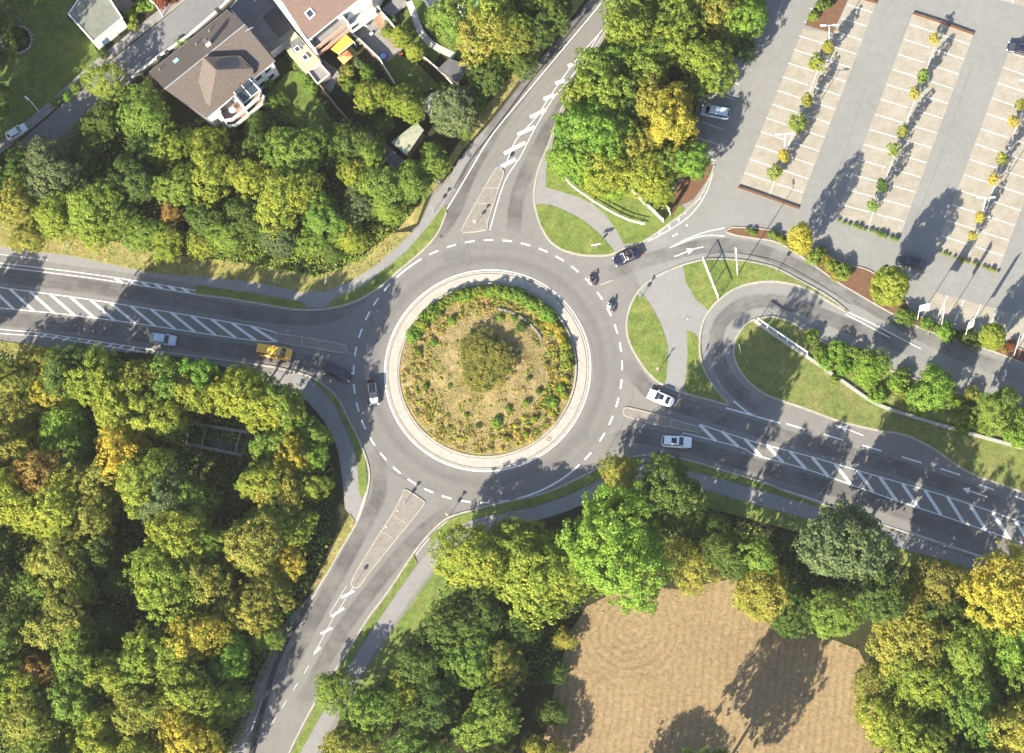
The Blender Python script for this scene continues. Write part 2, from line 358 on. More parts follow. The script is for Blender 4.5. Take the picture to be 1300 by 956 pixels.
# south verge east of the south arm, and along the south-east
sek = [(1300,726),(1242,707),(1107,662),(1028,634.5),(996,623.5),(970,613),(915,596.5),(876,585),(845,578.5),(821,577.5),(795,582),(765,592),(735,607),(700,623),(660,634),(625,641),(602,647.5),(570,657),(550,673),(527,700),(495,748),(466,787),(440,829),(400,892),(370,950),(345,1005)]
kerb.band(smooth(PL(sek), 4), KW, .0, .165)
ver = [(1300,727),(1242,708),(1107,663.5),(1028,636),(996,625),(970,615),(915,598),(876,586.5),(845,580),(832,580),(846,589),(870,596),(918,608),(973,624),(1024,639),(1110,666),(1203,692),(1300,728)]
grass.prism(PL(ver), .02, .14)
ver2 = [(812,580),(795,583.5),(765,594),(735,609),(700,625),(660,636),(625,643),(602,649),(572,659),(553,675),(545,683),(548,690),(570,675),(602,658),(638,651),(678,643),(722,628),(762,609),(798,594),(815,588)]
grass.prism(PL(ver2), .02, .14)
ver3 = [(525,704),(497,749),(468,788),(442,830),(402,893),(372,951),(350,1003),(360,1003),(380,957),(408,907),(436,858),(459,819),(487,777),(516,735),(530,715)]
grass.prism(PL(ver3), .02, .14)
dkg = MB()
dkg.prism(PL([(1420,775),(1300,742),(1200,712),(1107,686),(1021,658),(970,644),(915,628),(867,615),(836,609),(836,625),(900,645),(1000,672),(1100,706),(1200,730),(1420,792)]), .0, .12)
dkg.prism(PL([(640,670),(610,678),(582,694),(558,718),(534,750),(504,793),(476,835),(452,874),(470,880),(505,850),(550,800),(580,760),(620,710)]), .0, .12)
struct(dkg.build('shaded_verge', MAT['grass']))
struct(grass.build('verge', MAT['grass'])); struct(pav.build('pavement', MAT['path']))
# ---- roundabout island: apron, kerbs, mound
NC = 120
circ = lambda r, n=NC, z=0: [(r * math.cos(2 * math.pi * k / n), r * math.sin(2 * math.pi * k / n)) for k in range(n)]
ap = MB(); ap.prism(circ(16.1), .0, .10); struct(ap.build('roundabout_apron', MAT['apron']))
kerb.band(circ(16.15), .16, .0, .125, closed=True)
kerb.band(circ(14.15), .25, .05, .34, closed=True)
gr_ = MB(); gr_.band(circ(15.86), .10, .106, closed=True); gr_.band(circ(14.36), .08, .106, closed=True); struct(gr_.build('apron_groove_and_shade', plain('dark groove and kerb shade', (.07, .068, .065), .9)))  # outer ring is the groove, inner ring paints the kerb's shade as colour
jn = MB()
for k in range(28):
    q = 2 * math.pi * k / 28; jn.band([(14.3 * math.cos(q), 14.3 * math.sin(q)), (16.05 * math.cos(q), 16.05 * math.sin(q))], .06, .104)
struct(jn.build('apron_joints', MAT['kerb']))
def mound_z(x, y):
    r = math.hypot(x, y); t = max(0, 1 - r / 14.05)
    return .22 + 1.5 * (t ** 1.1) * (1 - .3 * t) + .06 * math.sin(x * 1.3 + 1) * math.sin(y * 1.1)* min(1, t * 6)
mb = MB(); NR = 30; vs = [(0, 0, mound_z(0, 0))]
for i in range(1, NR + 1):
    r = 14.05 * i / NR
    for k in range(NC):
        q = 2 * math.pi * k / NC; vs.append((r * math.cos(q), r * math.sin(q), mound_z(r * math.cos(q), r * math.sin(q))))
fs = [(0, 1 + k, 1 + (k + 1) % NC) for k in range(NC)]
for i in range(NR - 1):
    a, b = 1 + i * NC, 1 + (i + 1) * NC
    fs += [(a + k, b + k, b + (k + 1) % NC, a + (k + 1) % NC) for k in range(NC)]
mb.add(vs, fs); struct(mb.build('roundabout_mound', MAT['mound'], smooth=True))

# ---- splitter islands
isl = MB()
def splitter(poly, divs):
    p = smooth(PL(poly), 2, True) if len(poly) > 6 else PL(poly)
    isl.prism(p, .0, .115); kerb.band(p, .2, .0, .15, closed=True)
    for a, b in divs: kerb.band(PL([a, b]), .18, .1, .14)
splitter([(588,295),(616,292),(618.5,284),(629.5,250),(638.5,224),(639,217),(634,213),(628,217),(611,246),(590,284)], [((612,239),(634,238.5)),((602,258),(626,259))])
splitter([(516,622),(536,635),(538,641),(520,664),(499,690),(470,726),(457,744),(450,746),(446,740),(456,720),(482,678),(500,650),(512,626)], [((497,654),(515,664)),((482,673),(499,684))])
splitter([(352,424),(384,428),(412,433),(438,438.5),(438,448),(410,444),(384,440),(353,433.5)], [((383,428),(383,440)),((404,432),(404,443.5))])
splitter([(793,518),(803,519),(828,525),(852,532),(880,540),(891,545),(886,549),(852,542.5),(829,538.5),(800,530),(792,526)], [((829,525.5),(829,538)),((853,532),(852,542.5))])
struct(isl.build('traffic_island', MAT['island'])); struct(kerb.build('kerb', MAT['kerb']))

# ---- mulch beds of the car park
bed = [(920,294),(935,299),(960,303),(990,309),(1030,334.6),(1060,356),(1090,374),(1130,397),(1172,418),(1218,433),(1263,447),(1300,462),(1400,505)]
bed_t = [(1400,480),(1300,445),(1263,432),(1224,421),(1190,409),(1160,398),(1146,376),(1106,345),(1075,336),(1051,325),(1020,311),(996,297),(963,290.5),(930,289)]
bs = smooth(PL(bed), 4) + smooth(PL(bed_t), 4)
mulch.prism(bs, .0, .14)
mulch.prism(PL([(1022,32),(1040,0),(1062,-40),(1096,-40),(1076,0),(1057,42)]), .02, .16)
struct(mulch.build('mulch_bed', MAT['mulch']))
bk = MB(); bk.band(bs, .2, .0, .17, closed=True); struct(bk.build('bed_kerb', MAT['kerb']))

# ---- paved bays and their lines
bay = MB(); bl = MB()
S1 = [(938,236),(1014,262),(1114,1),(1040,-22)]
bay.sheet(PL([(938,236),(1014,262),(1113,3),(1130,-45),(1092,-45),(1077,0),(1057,42),(1020,36)]), .031)
S2 = [(1061,275),(1144,297),(1236,43.5),(1159,17)]; bay.sheet(PL(S2), .031)
S3 = [(1188,316),(1268,342),(1366,82),(1285,54)]; bay.sheet(PL(S3), .031)
bay.sheet(PL([(1265,-1),(1300,8),(1400,36),(1400,-60),(1245,-60)]), .031)
bay.sheet(PL([(1187,371),(1232,383),(1330,410),(1400,432),(1400,472),(1300,443),(1262,430),(1224,419),(1190,407),(1172,398)]), .031)
struct(bay.build('paved_bays', MAT['bay']))
def lerp(a, b, t): return (a[0] + (b[0] - a[0]) * t, a[1] + (b[1] - a[1]) * t)
def baylines(S, n, t0=.055, step=None, skip=0):
    BL, BR, TR, TL = S
    for k in range(n):
        t = t0 + k * step; a, b = lerp(BL, TL, t), lerp(BR, TR, t)
        bl.band(PL([lerp(a, b, .01), lerp(a, b, .44)]), .11, .035); bl.band(PL([lerp(a, b, .56), lerp(a, b, .99)]), .11, .035)
    bl.band(PL([lerp(BL, BR, .5), lerp(TL, TR, .5)]), .10, .035)
baylines(S1, 14, .065, .0675); baylines(S2, 13, .06, .074); baylines(S3, 13, .065, .074)
for k in range(9):                                             # bays beside the wood
    t = k / 8; a = lerp((884,196), (936,40), t); b = lerp((908,204), (957,50), t)
    bl.band(PL([(a[0]-6, a[1]-2), b]), .09, .032)
for k in range(7):
    a = lerp((1203,375), (1330,410), k / 6); bl.band(PL([a, (a[0]-12, a[1]+27)]), .1, .035)
for k in range(3): bl.band(PL([(1275+k*19,-30+k*5), (1266+k*19,0+k*5)]), .1, .035)
struct(bl.build('bay_lines', MAT['paint']))

# ---- painted road markings
mk = MB(); wk = MB(); ZM = .036
def line(pts, w=.14, z=ZM, m=None): (m or mk).band(PL(pts), w, z)
def sline(pts, w=.14, z=ZM, m=None): (m or mk).band(smooth(PL(pts), 4), w, z)
# ring: outer edge of the apron
mk.band(circ(16.42), .24, ZM, closed=True)
# dashes around the circulating lane (photo outline of the ring)
ring = [(601,302.5),(578,306),(555,314),(534,326),(519,339),(488,356)]
RD = 21.45
def arc_dash(a0, a1, w=.26, m=None):
    n = max(2, int(abs(a1 - a0) / 2) + 1)
    (m or mk).band([(RD * math.cos(R_(a0 + (a1 - a0) * k / n)), RD * math.sin(R_(a0 + (a1 - a0) * k / n))) for k in range(n + 1)], w, ZM)
a = -34
while a < 122:
    arc_dash(a, a + 4.1); a += 8.1
arc_dash(124, 133)
for a in range(137, 153, 8): arc_dash(a, a + 4.0)
for k in range(9): arc_dash(152 + k * 8.2, 156.2 + k * 8.2)
for k in range(7): arc_dash(226 + k * 8.2, 230.2 + k * 8.2)
arc_dash(283, 313)
for k in range(1): arc_dash(316, 320)
# west arm
def hatch(up, lo, n, u0, step, du, w=.42):
    """chevron bars between two lines given as pixel polylines"""
    def at(pl, u):
        for (x0, y0), (x1, y1) in zip(pl, pl[1:]):
            if x0 <= u <= x1: return (u, y0 + (y1 - y0) * (u - x0) / (x1 - x0))
        return (u, pl[-1][1] if u > pl[-1][0] else pl[0][1])
    sline(up, .15); sline(lo, .15)
    for k in range(n): line([at(up, u0 + k * step), at(lo, u0 + k * step + du)], w, ZM + .003)
hatch([(-90,352),(0,365),(91,377),(182,391),(273,406),(330,416.5),(352,423)], [(-90,381),(0,391),(91,400),(182,412),(273,425.6),(330,433),(352,434)], 17, -90, 25.6, 31)
sline([(-90,324),(0,334),(100,346),(182,358),(249,369)], .13); sline([(-90,330),(0,339),(100,351),(182,363),(249,373.4)], .13)
for k in range(6): line([(146+k*17,353+k*2.5),(155+k*17,359+k*2.5)], .4, ZM + .003)
line([(-40,317),(0,323),(61,330)], .13, m=wk)
sline([(-90,408),(0,418),(48,422.5),(120,433),(197,444.5)], .13); sline([(-90,415),(0,423.5),(61,427.5),(120,437),(182,447)], .13)
for k in range(9): line([(60+k*14,424+k*2),(52+k*14,428.5+k*2)], .3, ZM + .003)
# north arm
sline([(640,152),(690,92),(730,44),(766,0),(815,-70)], .16); sline([(566,268),(590,228),(620,178),(640,152)], .16)
sline([(795,5),(757,47),(730,78),(700,120),(680,150),(655,178),(641,213)], .13); sline([(760,45),(735,85),(715,110),(700,128),(678,165),(660,200),(640,232),(622,292)], .12)
for p_, q_ in (((636,212),(655,202)),((640,195),(667,181)),((657,171),(679,161)),((673,149),(693,139.5)),((690,126),(704,120.5)),((705,106),(717,102)),((721,84),(731,80.5))): line([p_, q_], .6, ZM + .003)
line([(795,5),(840,-55)], .13)
# east arm
hatch([(889,539),(960,561.6),(1028,579.5),(1122,607),(1200,629.7),(1300,664),(1400,700)], [(867,549.5),(940,568),(960,578),(1028,597),(1116,628),(1203,657),(1294,688),(1400,724)], 18, 888, 28.6, 21, .48)
line([(922,518),(970,531.7),(990,537)], .22); line([(931,509),(948,523),(960,528.5)], .22)
for a, b in (((998,538),(1022,545)),((1046.5,551.5),(1071,559)),((1095,565.5),(1119,572.5)),((1145,580),(1170,587.6)),((1194,595),(1219,603)),((1243,615),(1262,622)),((1288,630),(1310,638))): line([a, b], .22)
sline([(985,619),(1028,632.5),(1107,659.5),(1242,705),(1300,724),(1400,757)], .16)
def arrow(tail, head, w=.16, hw=.55, hl=1.1):
    a, b = Vector(P2(*tail)), Vector(P2(*head)); t = (b - a).normalized(); n = Vector((-t.y, t.x)); c = b - t * hl
    mk.band([tuple(a), tuple(c)], w, ZM)
    mk.sheet([tuple(b), tuple(c + n * hw), tuple(c - n * hw)], ZM)
arrow((1096,553), (1066,541)); line([(1075,546),(1060,539.5)], .2, ZM + .003)
arrow((1253,631), (1222,620)); arrow((856,326), (881,316)); line([(881,316),(893,313.5)], .14)
# car park entry
sline([(850,315),(873,303),(896,294.5),(920,289.5)], .14); sline([(855,313),(885,301),(905,299),(920,300)], .14)
line([(1076,396),(1110,412),(1140,428),(1169,443)], .14); line([(1073,398.5),(1100,413),(1130,429)], .14)
sline([(822,307),(848,293),(872,277),(889,258),(900,236),(907,210),(902,208)], .12)
for a in ((826,305),(838,298),(850,290),(862,281),(870,272),(894,244),(899,228),(903,217)): line([a, (a[0]-1.5, a[1]-6)], .28, ZM + .003)
for q in ((854,300),(858,298),(871,287)): line([q, (q[0]+2.2, q[1]-1.2)], .28)
for c, r in (((880,256),.5),((886,250),.5)):                   # painted bicycle
    x, y = P2(*c); mk.band([(x + r * math.cos(k * .5236), y + r * math.sin(k * .5236)) for k in range(12)], .13, ZM, closed=True)
line([(880,256),(883,251.5),(886,250)], .12, ZM + .004); line([(881,250),(884,254)], .12, ZM + .004)
line([(762,362),(777,356)], .10, m=wk)
# south arm
sline([(602,650),(571,660),(553,675),(530,702),(498,750),(469,789),(443,831),(403,894)], .12, m=wk)
sline([(466,600),(465,618),(460,640),(451,664),(432,697),(415,727),(393,764),(368,806),(342,866),(318,930)], .14)
for p_, q_ in (((433,759),(450,750)),((420,783),(437,772)),((407,805),(422,797)),((399,829),(407,822))): line([p_, q_], .42, ZM + .003, m=wk)
line([(449,744),(420,790),(398,832)], .1, m=wk); line([(440,744),(418,780)], .1, m=wk)
for k in range(4): line([(392-k*14,845+k*22),(386-k*14,855+k*22)], .12, m=wk)
struct(mk.build('road_markings', MAT['paint'])); struct(wk.build('worn_markings', MAT['wornpaint']))

# ---- repairs and seams in the surface
MAT['patch'] = asphalt('patched asphalt', .125, (1.0, .985, .97)); MAT['seam'] = plain('seam tar', (.075, .072, .07), .7, var=.2)
pt_ = MB(); sm_ = MB()
for q in ([(100,356),(140,361),(136,372),(97,366)], [(560,322),(590,316),(593,326),(565,333)], [(655,100),(668,84),(676,90),(664,106)], [(1010,598),(1050,611),(1046,619),(1006,606)], [(720,560),(742,545),(750,556),(728,570)], [(470,640),(480,622),(489,628),(478,648)], [(1085,350),(1120,372),(1114,380),(1080,359)]):
    pt_.sheet(PL(q), .030)
struct(pt_.build('road_patch', MAT['patch']))
def seam(pts, w=.06): sm_.band(smooth(PL(pts), 4), w, .033)
seam([(788,340),(798,352),(815,368)]); seam([(640,355),(700,372),(745,420),(757,480)]); seam([(0,350),(120,366),(260,392)], .05); seam([(590,300),(597,330),(593,343)]); seam([(900,545),(1000,590),(1150,640),(1300,690)], .05); seam([(470,560),(500,600),(560,625)])
seam([(690,110),(650,160),(610,230)], .05); seam([(1100,110),(1060,230),(1035,310)], .05); seam([(1235,80),(1190,210),(1150,310)], .05); seam([(890,430),(930,400),(980,375),(1040,395)], .05); seam([(440,770),(410,830),(380,900)], .05); seam([(805,500),(790,540),(770,575)], .07)
struct(sm_.build('road_seams', MAT['seam']))

# ---- wheel tracks worn into the lanes
wm, nt, b_ = newmat('wheel track'); at = nt.nodes.new('ShaderNodeAttribute'); at.attribute_name = 'wear'; n_ = nodes_noise(nt, .22, 4, .6)
mm = nt.nodes.new('ShaderNodeMath'); mm.operation = 'MULTIPLY'; nt.links.new(at.outputs['Fac'], mm.inputs[0]); rr_ = ramp(nt, n_.outputs['Fac'], [(.35, G3(.12)), (.65, G3(.62))]); nt.links.new(rr_.outputs[0], mm.inputs[1])
tb_ = nt.nodes.new('ShaderNodeBsdfTransparent'); mxs = nt.nodes.new('ShaderNodeMixShader'); nt.links.new(mm.outputs[0], mxs.inputs[0]); nt.links.new(tb_.outputs[0], mxs.inputs[1]); nt.links.new(b_.outputs[0], mxs.inputs[2]); nt.links.new(mxs.outputs[0], nt.nodes['Material Output'].inputs[0])
b_.inputs['Base Color'].default_value = (.085, .08, .078, 1); b_.inputs['Roughness'].default_value = .8
wt = MB(); wa = []
def wear(pts, off, w=.95):
    c = smooth(PL(pts), 6); n = len(c); o = len(wt.v); rows = []
    for i, p in enumerate(c):
        q0, q1 = c[max(i - 1, 0)], c[min(i + 1, n - 1)]; t = Vector((q1[0] - q0[0], q1[1] - q0[1])).normalized(); nn = Vector((-t.y, t.x)); e = min(1, i / 4, (n - 1 - i) / 4)
        for s, v in ((-.5, 0), (-.17, .8), (.17, .8), (.5, 0)): wt.v.append((p[0] + nn.x * (off + s * w), p[1] + nn.y * (off + s * w), .0335)); wa.append(v * e)
    wt.f += [(o + i * 4 + k, o + i * 4 + k + 1, o + i * 4 + k + 5, o + i * 4 + k + 4) for i in range(n - 1) for k in range(3)]
for pl_ in ([(-60,402),(100,413),(250,437),(400,462),(446,488)], [(-60,342),(100,362),(250,386),(350,402),(420,400),(470,368)], [(775,-20),(720,45),(650,132),(600,212),(575,270),(545,312)], [(652,300),(657,250),(680,195),(715,135),(780,30)], [(765,566),(820,554),(960,592),(1100,634),(1300,702)], [(1300,652),(1150,597),(1000,556),(900,526),(830,500),(792,455)],
            [(380,900),(440,792),(520,692),(578,643)], [(478,570),(482,620),(466,660),(402,780),(345,890)], [(765,350),(830,328),(900,312),(960,317),(1040,352),(1110,390),(1200,440),(1300,480)], [(1190,455),(1080,415),(1000,385),(950,385),(915,410),(910,450),(930,490),(975,522)]):
    wear(pl_, .85); wear(pl_, -.85); wear(pl_, 0, 1.6)
wo = wt.build('wheel_tracks', wm); struct(wo); al = wo.data.attributes.new('wear', 'FLOAT', 'POINT'); al.data.foreach_set('value', np.array(wa, dtype=np.float32))

# ---- the stubble field
fld, nt, b, out = surface('stubble', [(.3, (.18, .128, .068)), (.5, (.225, .162, .086)), (.7, (.265, .195, .108))], .10, [(.3, (.09, .066, .038)), (.7, (.31, .225, .125))], 1.9, .5, 1.0, bump=.9,
                          mid=(.8, [(.35, G3(.8)), (.65, G3(1.1))], .7))
wv = nt.nodes.new('ShaderNodeTexWave'); tc = nt.nodes.new('ShaderNodeTexCoord'); mp = nt.nodes.new('ShaderNodeMapping')
mp.inputs['Rotation'].default_value = (0, 0, R_(8)); nt.links.new(tc.outputs['Object'], mp.inputs[0]); nt.links.new(mp.outputs[0], wv.inputs['Vector'])
wv.inputs['Scale'].default_value = .26; wv.inputs['Distortion'].default_value = 4; wv.inputs['Detail'].default_value = 3; wv.inputs['Detail Scale'].default_value = .35
rw = ramp(nt, wv.outputs['Fac'], [(.0, G3(.76)), (.4, G3(1.0)), (1, G3(1.05))])
w2 = nt.nodes.new('ShaderNodeTexWave'); w2.wave_type = 'RINGS'; w2.rings_direction = 'Z'; m2 = nt.nodes.new('ShaderNodeMapping'); q_ = P(800, 800); m2.inputs['Location'].default_value = (-q_.x, -q_.y, 0)
nt.links.new(tc.outputs['Object'], m2.inputs[0]); nt.links.new(m2.outputs[0], w2.inputs['Vector']); w2.inputs['Scale'].default_value = .26; w2.inputs['Distortion'].default_value = 5; w2.inputs['Detail'].default_value = 3; w2.inputs['Detail Scale'].default_value = .5
rw2 = ramp(nt, w2.outputs['Fac'], [(.0, G3(.74)), (.35, G3(1.0)), (1, G3(1.05))])
vl_ = nt.nodes.new('ShaderNodeVectorMath'); vl_.operation = 'LENGTH'; nt.links.new(m2.outputs[0], vl_.inputs[0]); mr_ = nt.nodes.new('ShaderNodeMapRange'); mr_.inputs[1].default_value = 6; mr_.inputs[2].default_value = 12; mr_.inputs[3].default_value = 1; mr_.inputs[4].default_value = 0
nt.links.new(vl_.outputs['Value'], mr_.inputs[0]); lines_ = mixc(nt, rw.outputs[0], rw2.outputs[0], mr_.outputs[0])
nt.links.new(mixc(nt, out, lines_, .55, 'MULTIPLY'), b.inputs['Base Color'])
mb = MB(); mb.sheet(PL([(702,885),(712,845),(722,805),(745,770),(800,742),(860,748),(930,735),(975,750),(1000,795),(1040,805),(1090,825),(1110,866),(1140,960),(1180,1060),(672,1060),(690,940)]), .05)
struct(mb.build('field', fld))
# ================================================================= VEGETATION
def leaf_cards(pos, nor, size, rng):
    """one small four-sided leaf spray per point; returns verts, faces"""
    n = len(pos)
    nor = nor / (np.linalg.norm(nor, axis=1, keepdims=True) + 1e-9)
    a = rng.normal(size=(n, 3)); a -= nor * (a * nor).sum(1, keepdims=True); a /= np.linalg.norm(a, axis=1, keepdims=True) + 1e-9
    b = np.cross(nor, a)
    s = size[:, None]; asp = rng.uniform(.55, .9, (n, 1))
    v = np.empty((n, 4, 3)); bend = nor * s * .18
    v[:, 0] = pos - a * s * .5 - bend; v[:, 1] = pos - b * s * .5 * asp; v[:, 2] = pos + a * s * .5 - bend; v[:, 3] = pos + b * s * .5 * asp
    return v.reshape(-1, 3)
def mesh_quads(name, v, m):
    n = len(v) // 4; me = bpy.data.meshes.new(name)
    me.vertices.add(len(v)); me.vertices.foreach_set('co', np.ascontiguousarray(v, dtype=np.float32).ravel())
    me.loops.add(4 * n); me.loops.foreach_set('vertex_index', np.arange(4 * n, dtype=np.int32))
    me.polygons.add(n); me.polygons.foreach_set('loop_start', np.arange(0, 4 * n, 4, dtype=np.int32))
    me.update(calc_edges=True); me.materials.append(m); return me
def crown_mesh(name, seed, R, Hh, n, cr, per, leaf, low=-.55, flat=.85, lump=.22, fill=.12, hc=0.0):
    rng = np.random.default_rng(seed)
    dirs = rng.normal(size=(n * 3, 3)); dirs /= np.linalg.norm(dirs, axis=1, keepdims=True); dirs = dirs[dirs[:, 2] > low][:n]
    # keep the clumps apart so the crown shows separate boughs with gaps
    keep = [0]
    for i in range(1, len(dirs)):
        if np.min(np.linalg.norm(dirs[keep] - dirs[i], axis=1)) > cr * .5: keep.append(i)
    dirs = dirs[keep]
    ph = rng.uniform(0, 6.28, 6)
    az = np.arctan2(dirs[:, 1], dirs[:, 0])
    bump = 1 + lump * (np.sin(2 * az + ph[0]) * .5 + np.sin(3 * az + ph[1]) * .5 + np.sin(4 * dirs[:, 2] + ph[2]) * .4) + rng.normal(0, lump * .35, len(dirs))
    rad = np.clip(bump, .5, 1.4) * rng.uniform(.78, 1.0, len(dirs))
    c = dirs * rad[:, None] * np.array([R, R, Hh])
    P_, N_, S_ = [], [], []
    for k in range(len(c)):
        r = cr * R * rng.uniform(.65, 1.35); m = int(per * (r / (cr * R)) ** 1.6)
        dd = rng.normal(size=(m, 3)); dd /= np.linalg.norm(dd, axis=1, keepdims=True)
        out = dirs[k]; dd = np.where(((dd * out).sum(1) < -.35)[:, None], -dd, dd)
        q = c[k] + dd * r * rng.uniform(.45, 1.05, (m, 1)) * np.array([1, 1, flat])
        P_.append(q); N_.append(dd * .6 + out * .55 + np.array([0, 0, .15]) + rng.normal(0, .45, (m, 3))); S_.append(leaf * rng.uniform(.6, 1.35, m))
    m = int(len(np.concatenate(P_)) * fill)
    dd = rng.normal(size=(m, 3)); dd /= np.linalg.norm(dd, axis=1, keepdims=True)
    P_.append(dd * rng.uniform(.2, .75, (m, 1)) * np.array([R, R, Hh])); N_.append(rng.normal(size=(m, 3))); S_.append(leaf * rng.uniform(.9, 1.7, m))
    return mesh_quads(name, leaf_cards(np.concatenate(P_) + np.array([0, 0, hc]), np.concatenate(N_), np.concatenate(S_), rng), LEAF['G'])
def trunk_mesh(name, seed, h, R, Hh, r0, limbs=6, m=None):
    """trunk to the crown's centre at height h, then limbs into the crown (radius R, half height Hh)"""
    q = random.Random(seed); t = MB(); b = h - Hh * .55
    t.tube([(0, 0, -.1), (0, 0, .3), (q.uniform(-.1, .1), q.uniform(-.1, .1), b), (q.uniform(-.2, .2), q.uniform(-.2, .2), h + Hh * .45)], [r0 * 1.4, r0, r0 * .75, r0 * .22], 8)
    for k in range(limbs):
        a = 6.283 * k / limbs + q.uniform(-.4, .4); z = b + (h - b) * q.uniform(0, .8); L = R * q.uniform(.42, .6)
        t.tube([(0, 0, z), (math.cos(a) * L * .5, math.sin(a) * L * .5, z + Hh * .25), (math.cos(a) * L, math.sin(a) * L, min(z + Hh * q.uniform(.2, .5), h + Hh * .3))], [r0 * .5, r0 * .32, r0 * .08], 5)
    me = t.build(name, m or MAT['bark'], smooth=True); dta = me.data; bpy.data.objects.remove(me); return dta
# kinds: nominal crown radius 4, crown centre at 6.6, half height 4.2 (scaled per tree)
KIND = {}
def kind(key, seeds, R, Hh, hc, n, cr, per, leaf, r0=.22, bark=None, **kw):
    KIND[key] = [(crown_mesh(key + '_crown', s, R, Hh, n, cr, per, leaf, hc=hc, **kw), trunk_mesh(key + '_trunk', s, hc, R, Hh, r0, m=bark)) for s in seeds], R, Hh, hc
kind('broad', (1, 2, 3, 4, 5, 6), 4, 4.0, 7.0, 620, .125, 30, .29, lump=.34)
kind('lobed', (11, 12, 13), 4, 4.0, 7.0, 260, .18, 62, .32, lump=.36)
kind('airy', (21, 22), 4, 4.2, 7.0, 260, .14, 34, .28, fill=.07, lump=.3, bark=MAT['pale_bark'])
kind('fine', (31, 32), 4, 3.7, 6.6, 460, .125, 34, .26, lump=.18)
kind('great', (41, 42), 9, 8.0, 13.5, 420, .12, 84, .44, r0=.42, lump=.34)
kind('ball', (51, 52), 3, 5.4, 7.0, 420, .15, 46, .26, lump=.03, low=-.8, r0=.14)
kind('column', (61, 62), 2, 5.2, 6.2, 170, .26, 46, .27, lump=.08, low=-.9, r0=.14)
kind('young', (71, 72, 73), .9, 2.3, 3.3, 80, .30, 34, .19, lump=.12, low=-.8, r0=.045)
kind('sapling', (76, 77), .9, 1.5, 2.2, 44, .34, 20, .22, lump=.35, low=-.8, r0=.04)
kind('shrub', (81, 82, 83), 1.0, .85, .75, 60, .30, 30, .19, lump=.2, low=-.4, r0=.05)
kind('conifer', (91,), 1.6, 4.2, 4.4, 220, .20, 34, .22, lump=.06, low=-.9, r0=.12)
MATOBJ = {}
def plant(k, v, name, cat, x, y, z, sxy, sz, col, rz, part='trunk'):
    vs, R, Hh, hc = KIND[k]; cm, tm = vs[v % len(vs)]
    t = thing(name, None, cat, (x, y, z), rz); t.scale = (sxy, sxy, sz)
    c = bpy.data.objects.new('crown' if part == 'trunk' else 'foliage', cm); C.objects.link(c); c.parent = t
    c.material_slots[0].link = 'OBJECT'; c.material_slots[0].material = LEAF[col]
    w = bpy.data.objects.new(part, tm); C.objects.link(w); w.parent = t
    return t
TREES = []
def tree(u, v, rpx, h, col, k='broad', label=None, group=None, var=None, name=None):
    """crown centre at pixel (u, v), crown radius in pixels, total height in metres"""
    vs, R, Hh, hc = KIND[k]; sz = h / (hc + Hh * .95); zc = hc * sz; p = P(u, v, zc); s = .9 * (rpx / 7.9) / R
    nm = name or ('column_tree' if k == 'column' else 'ball_tree' if k == 'ball' else 'young_tree' if k == 'young' else 'conifer' if k == 'conifer' else 'broadleaf_tree')
    t = plant(k, var if var is not None else rnd.randrange(12), nm, 'tree', p.x, p.y, 0, s, sz, col, rnd.uniform(0, 6.28))
    if k in ('broad', 'lobed', 'airy', 'fine'): e_ = rnd.uniform(-.13, .13); t.scale = (s * (1 + e_), s * (1 - e_), sz)
    t['label'] = label or ''; 
    if group: t['group'] = group
    TREES.append((t, u, v, rpx, col, label, group)); return t
SHRUBS = []
def shrub(u, v, rpx, col, h=None, label=None, group=None, z0=.12, k='shrub', zfun=None):
    r = rpx / 7.9; h = h or r * 1.5; p = P(u, v, z0 + h * .5)
    z = zfun(p.x, p.y) - .1 if zfun else z0
    t = plant(k, rnd.randrange(9), 'shrub', 'shrub', p.x, p.y, z, r / KIND[k][1] * .95, h / 1.55, col, rnd.uniform(0, 6.28), 'stem')
    t['label'] = label or ''
    if group: t['group'] = group
    SHRUBS.append((t, u, v, rpx, col, label, group)); return t

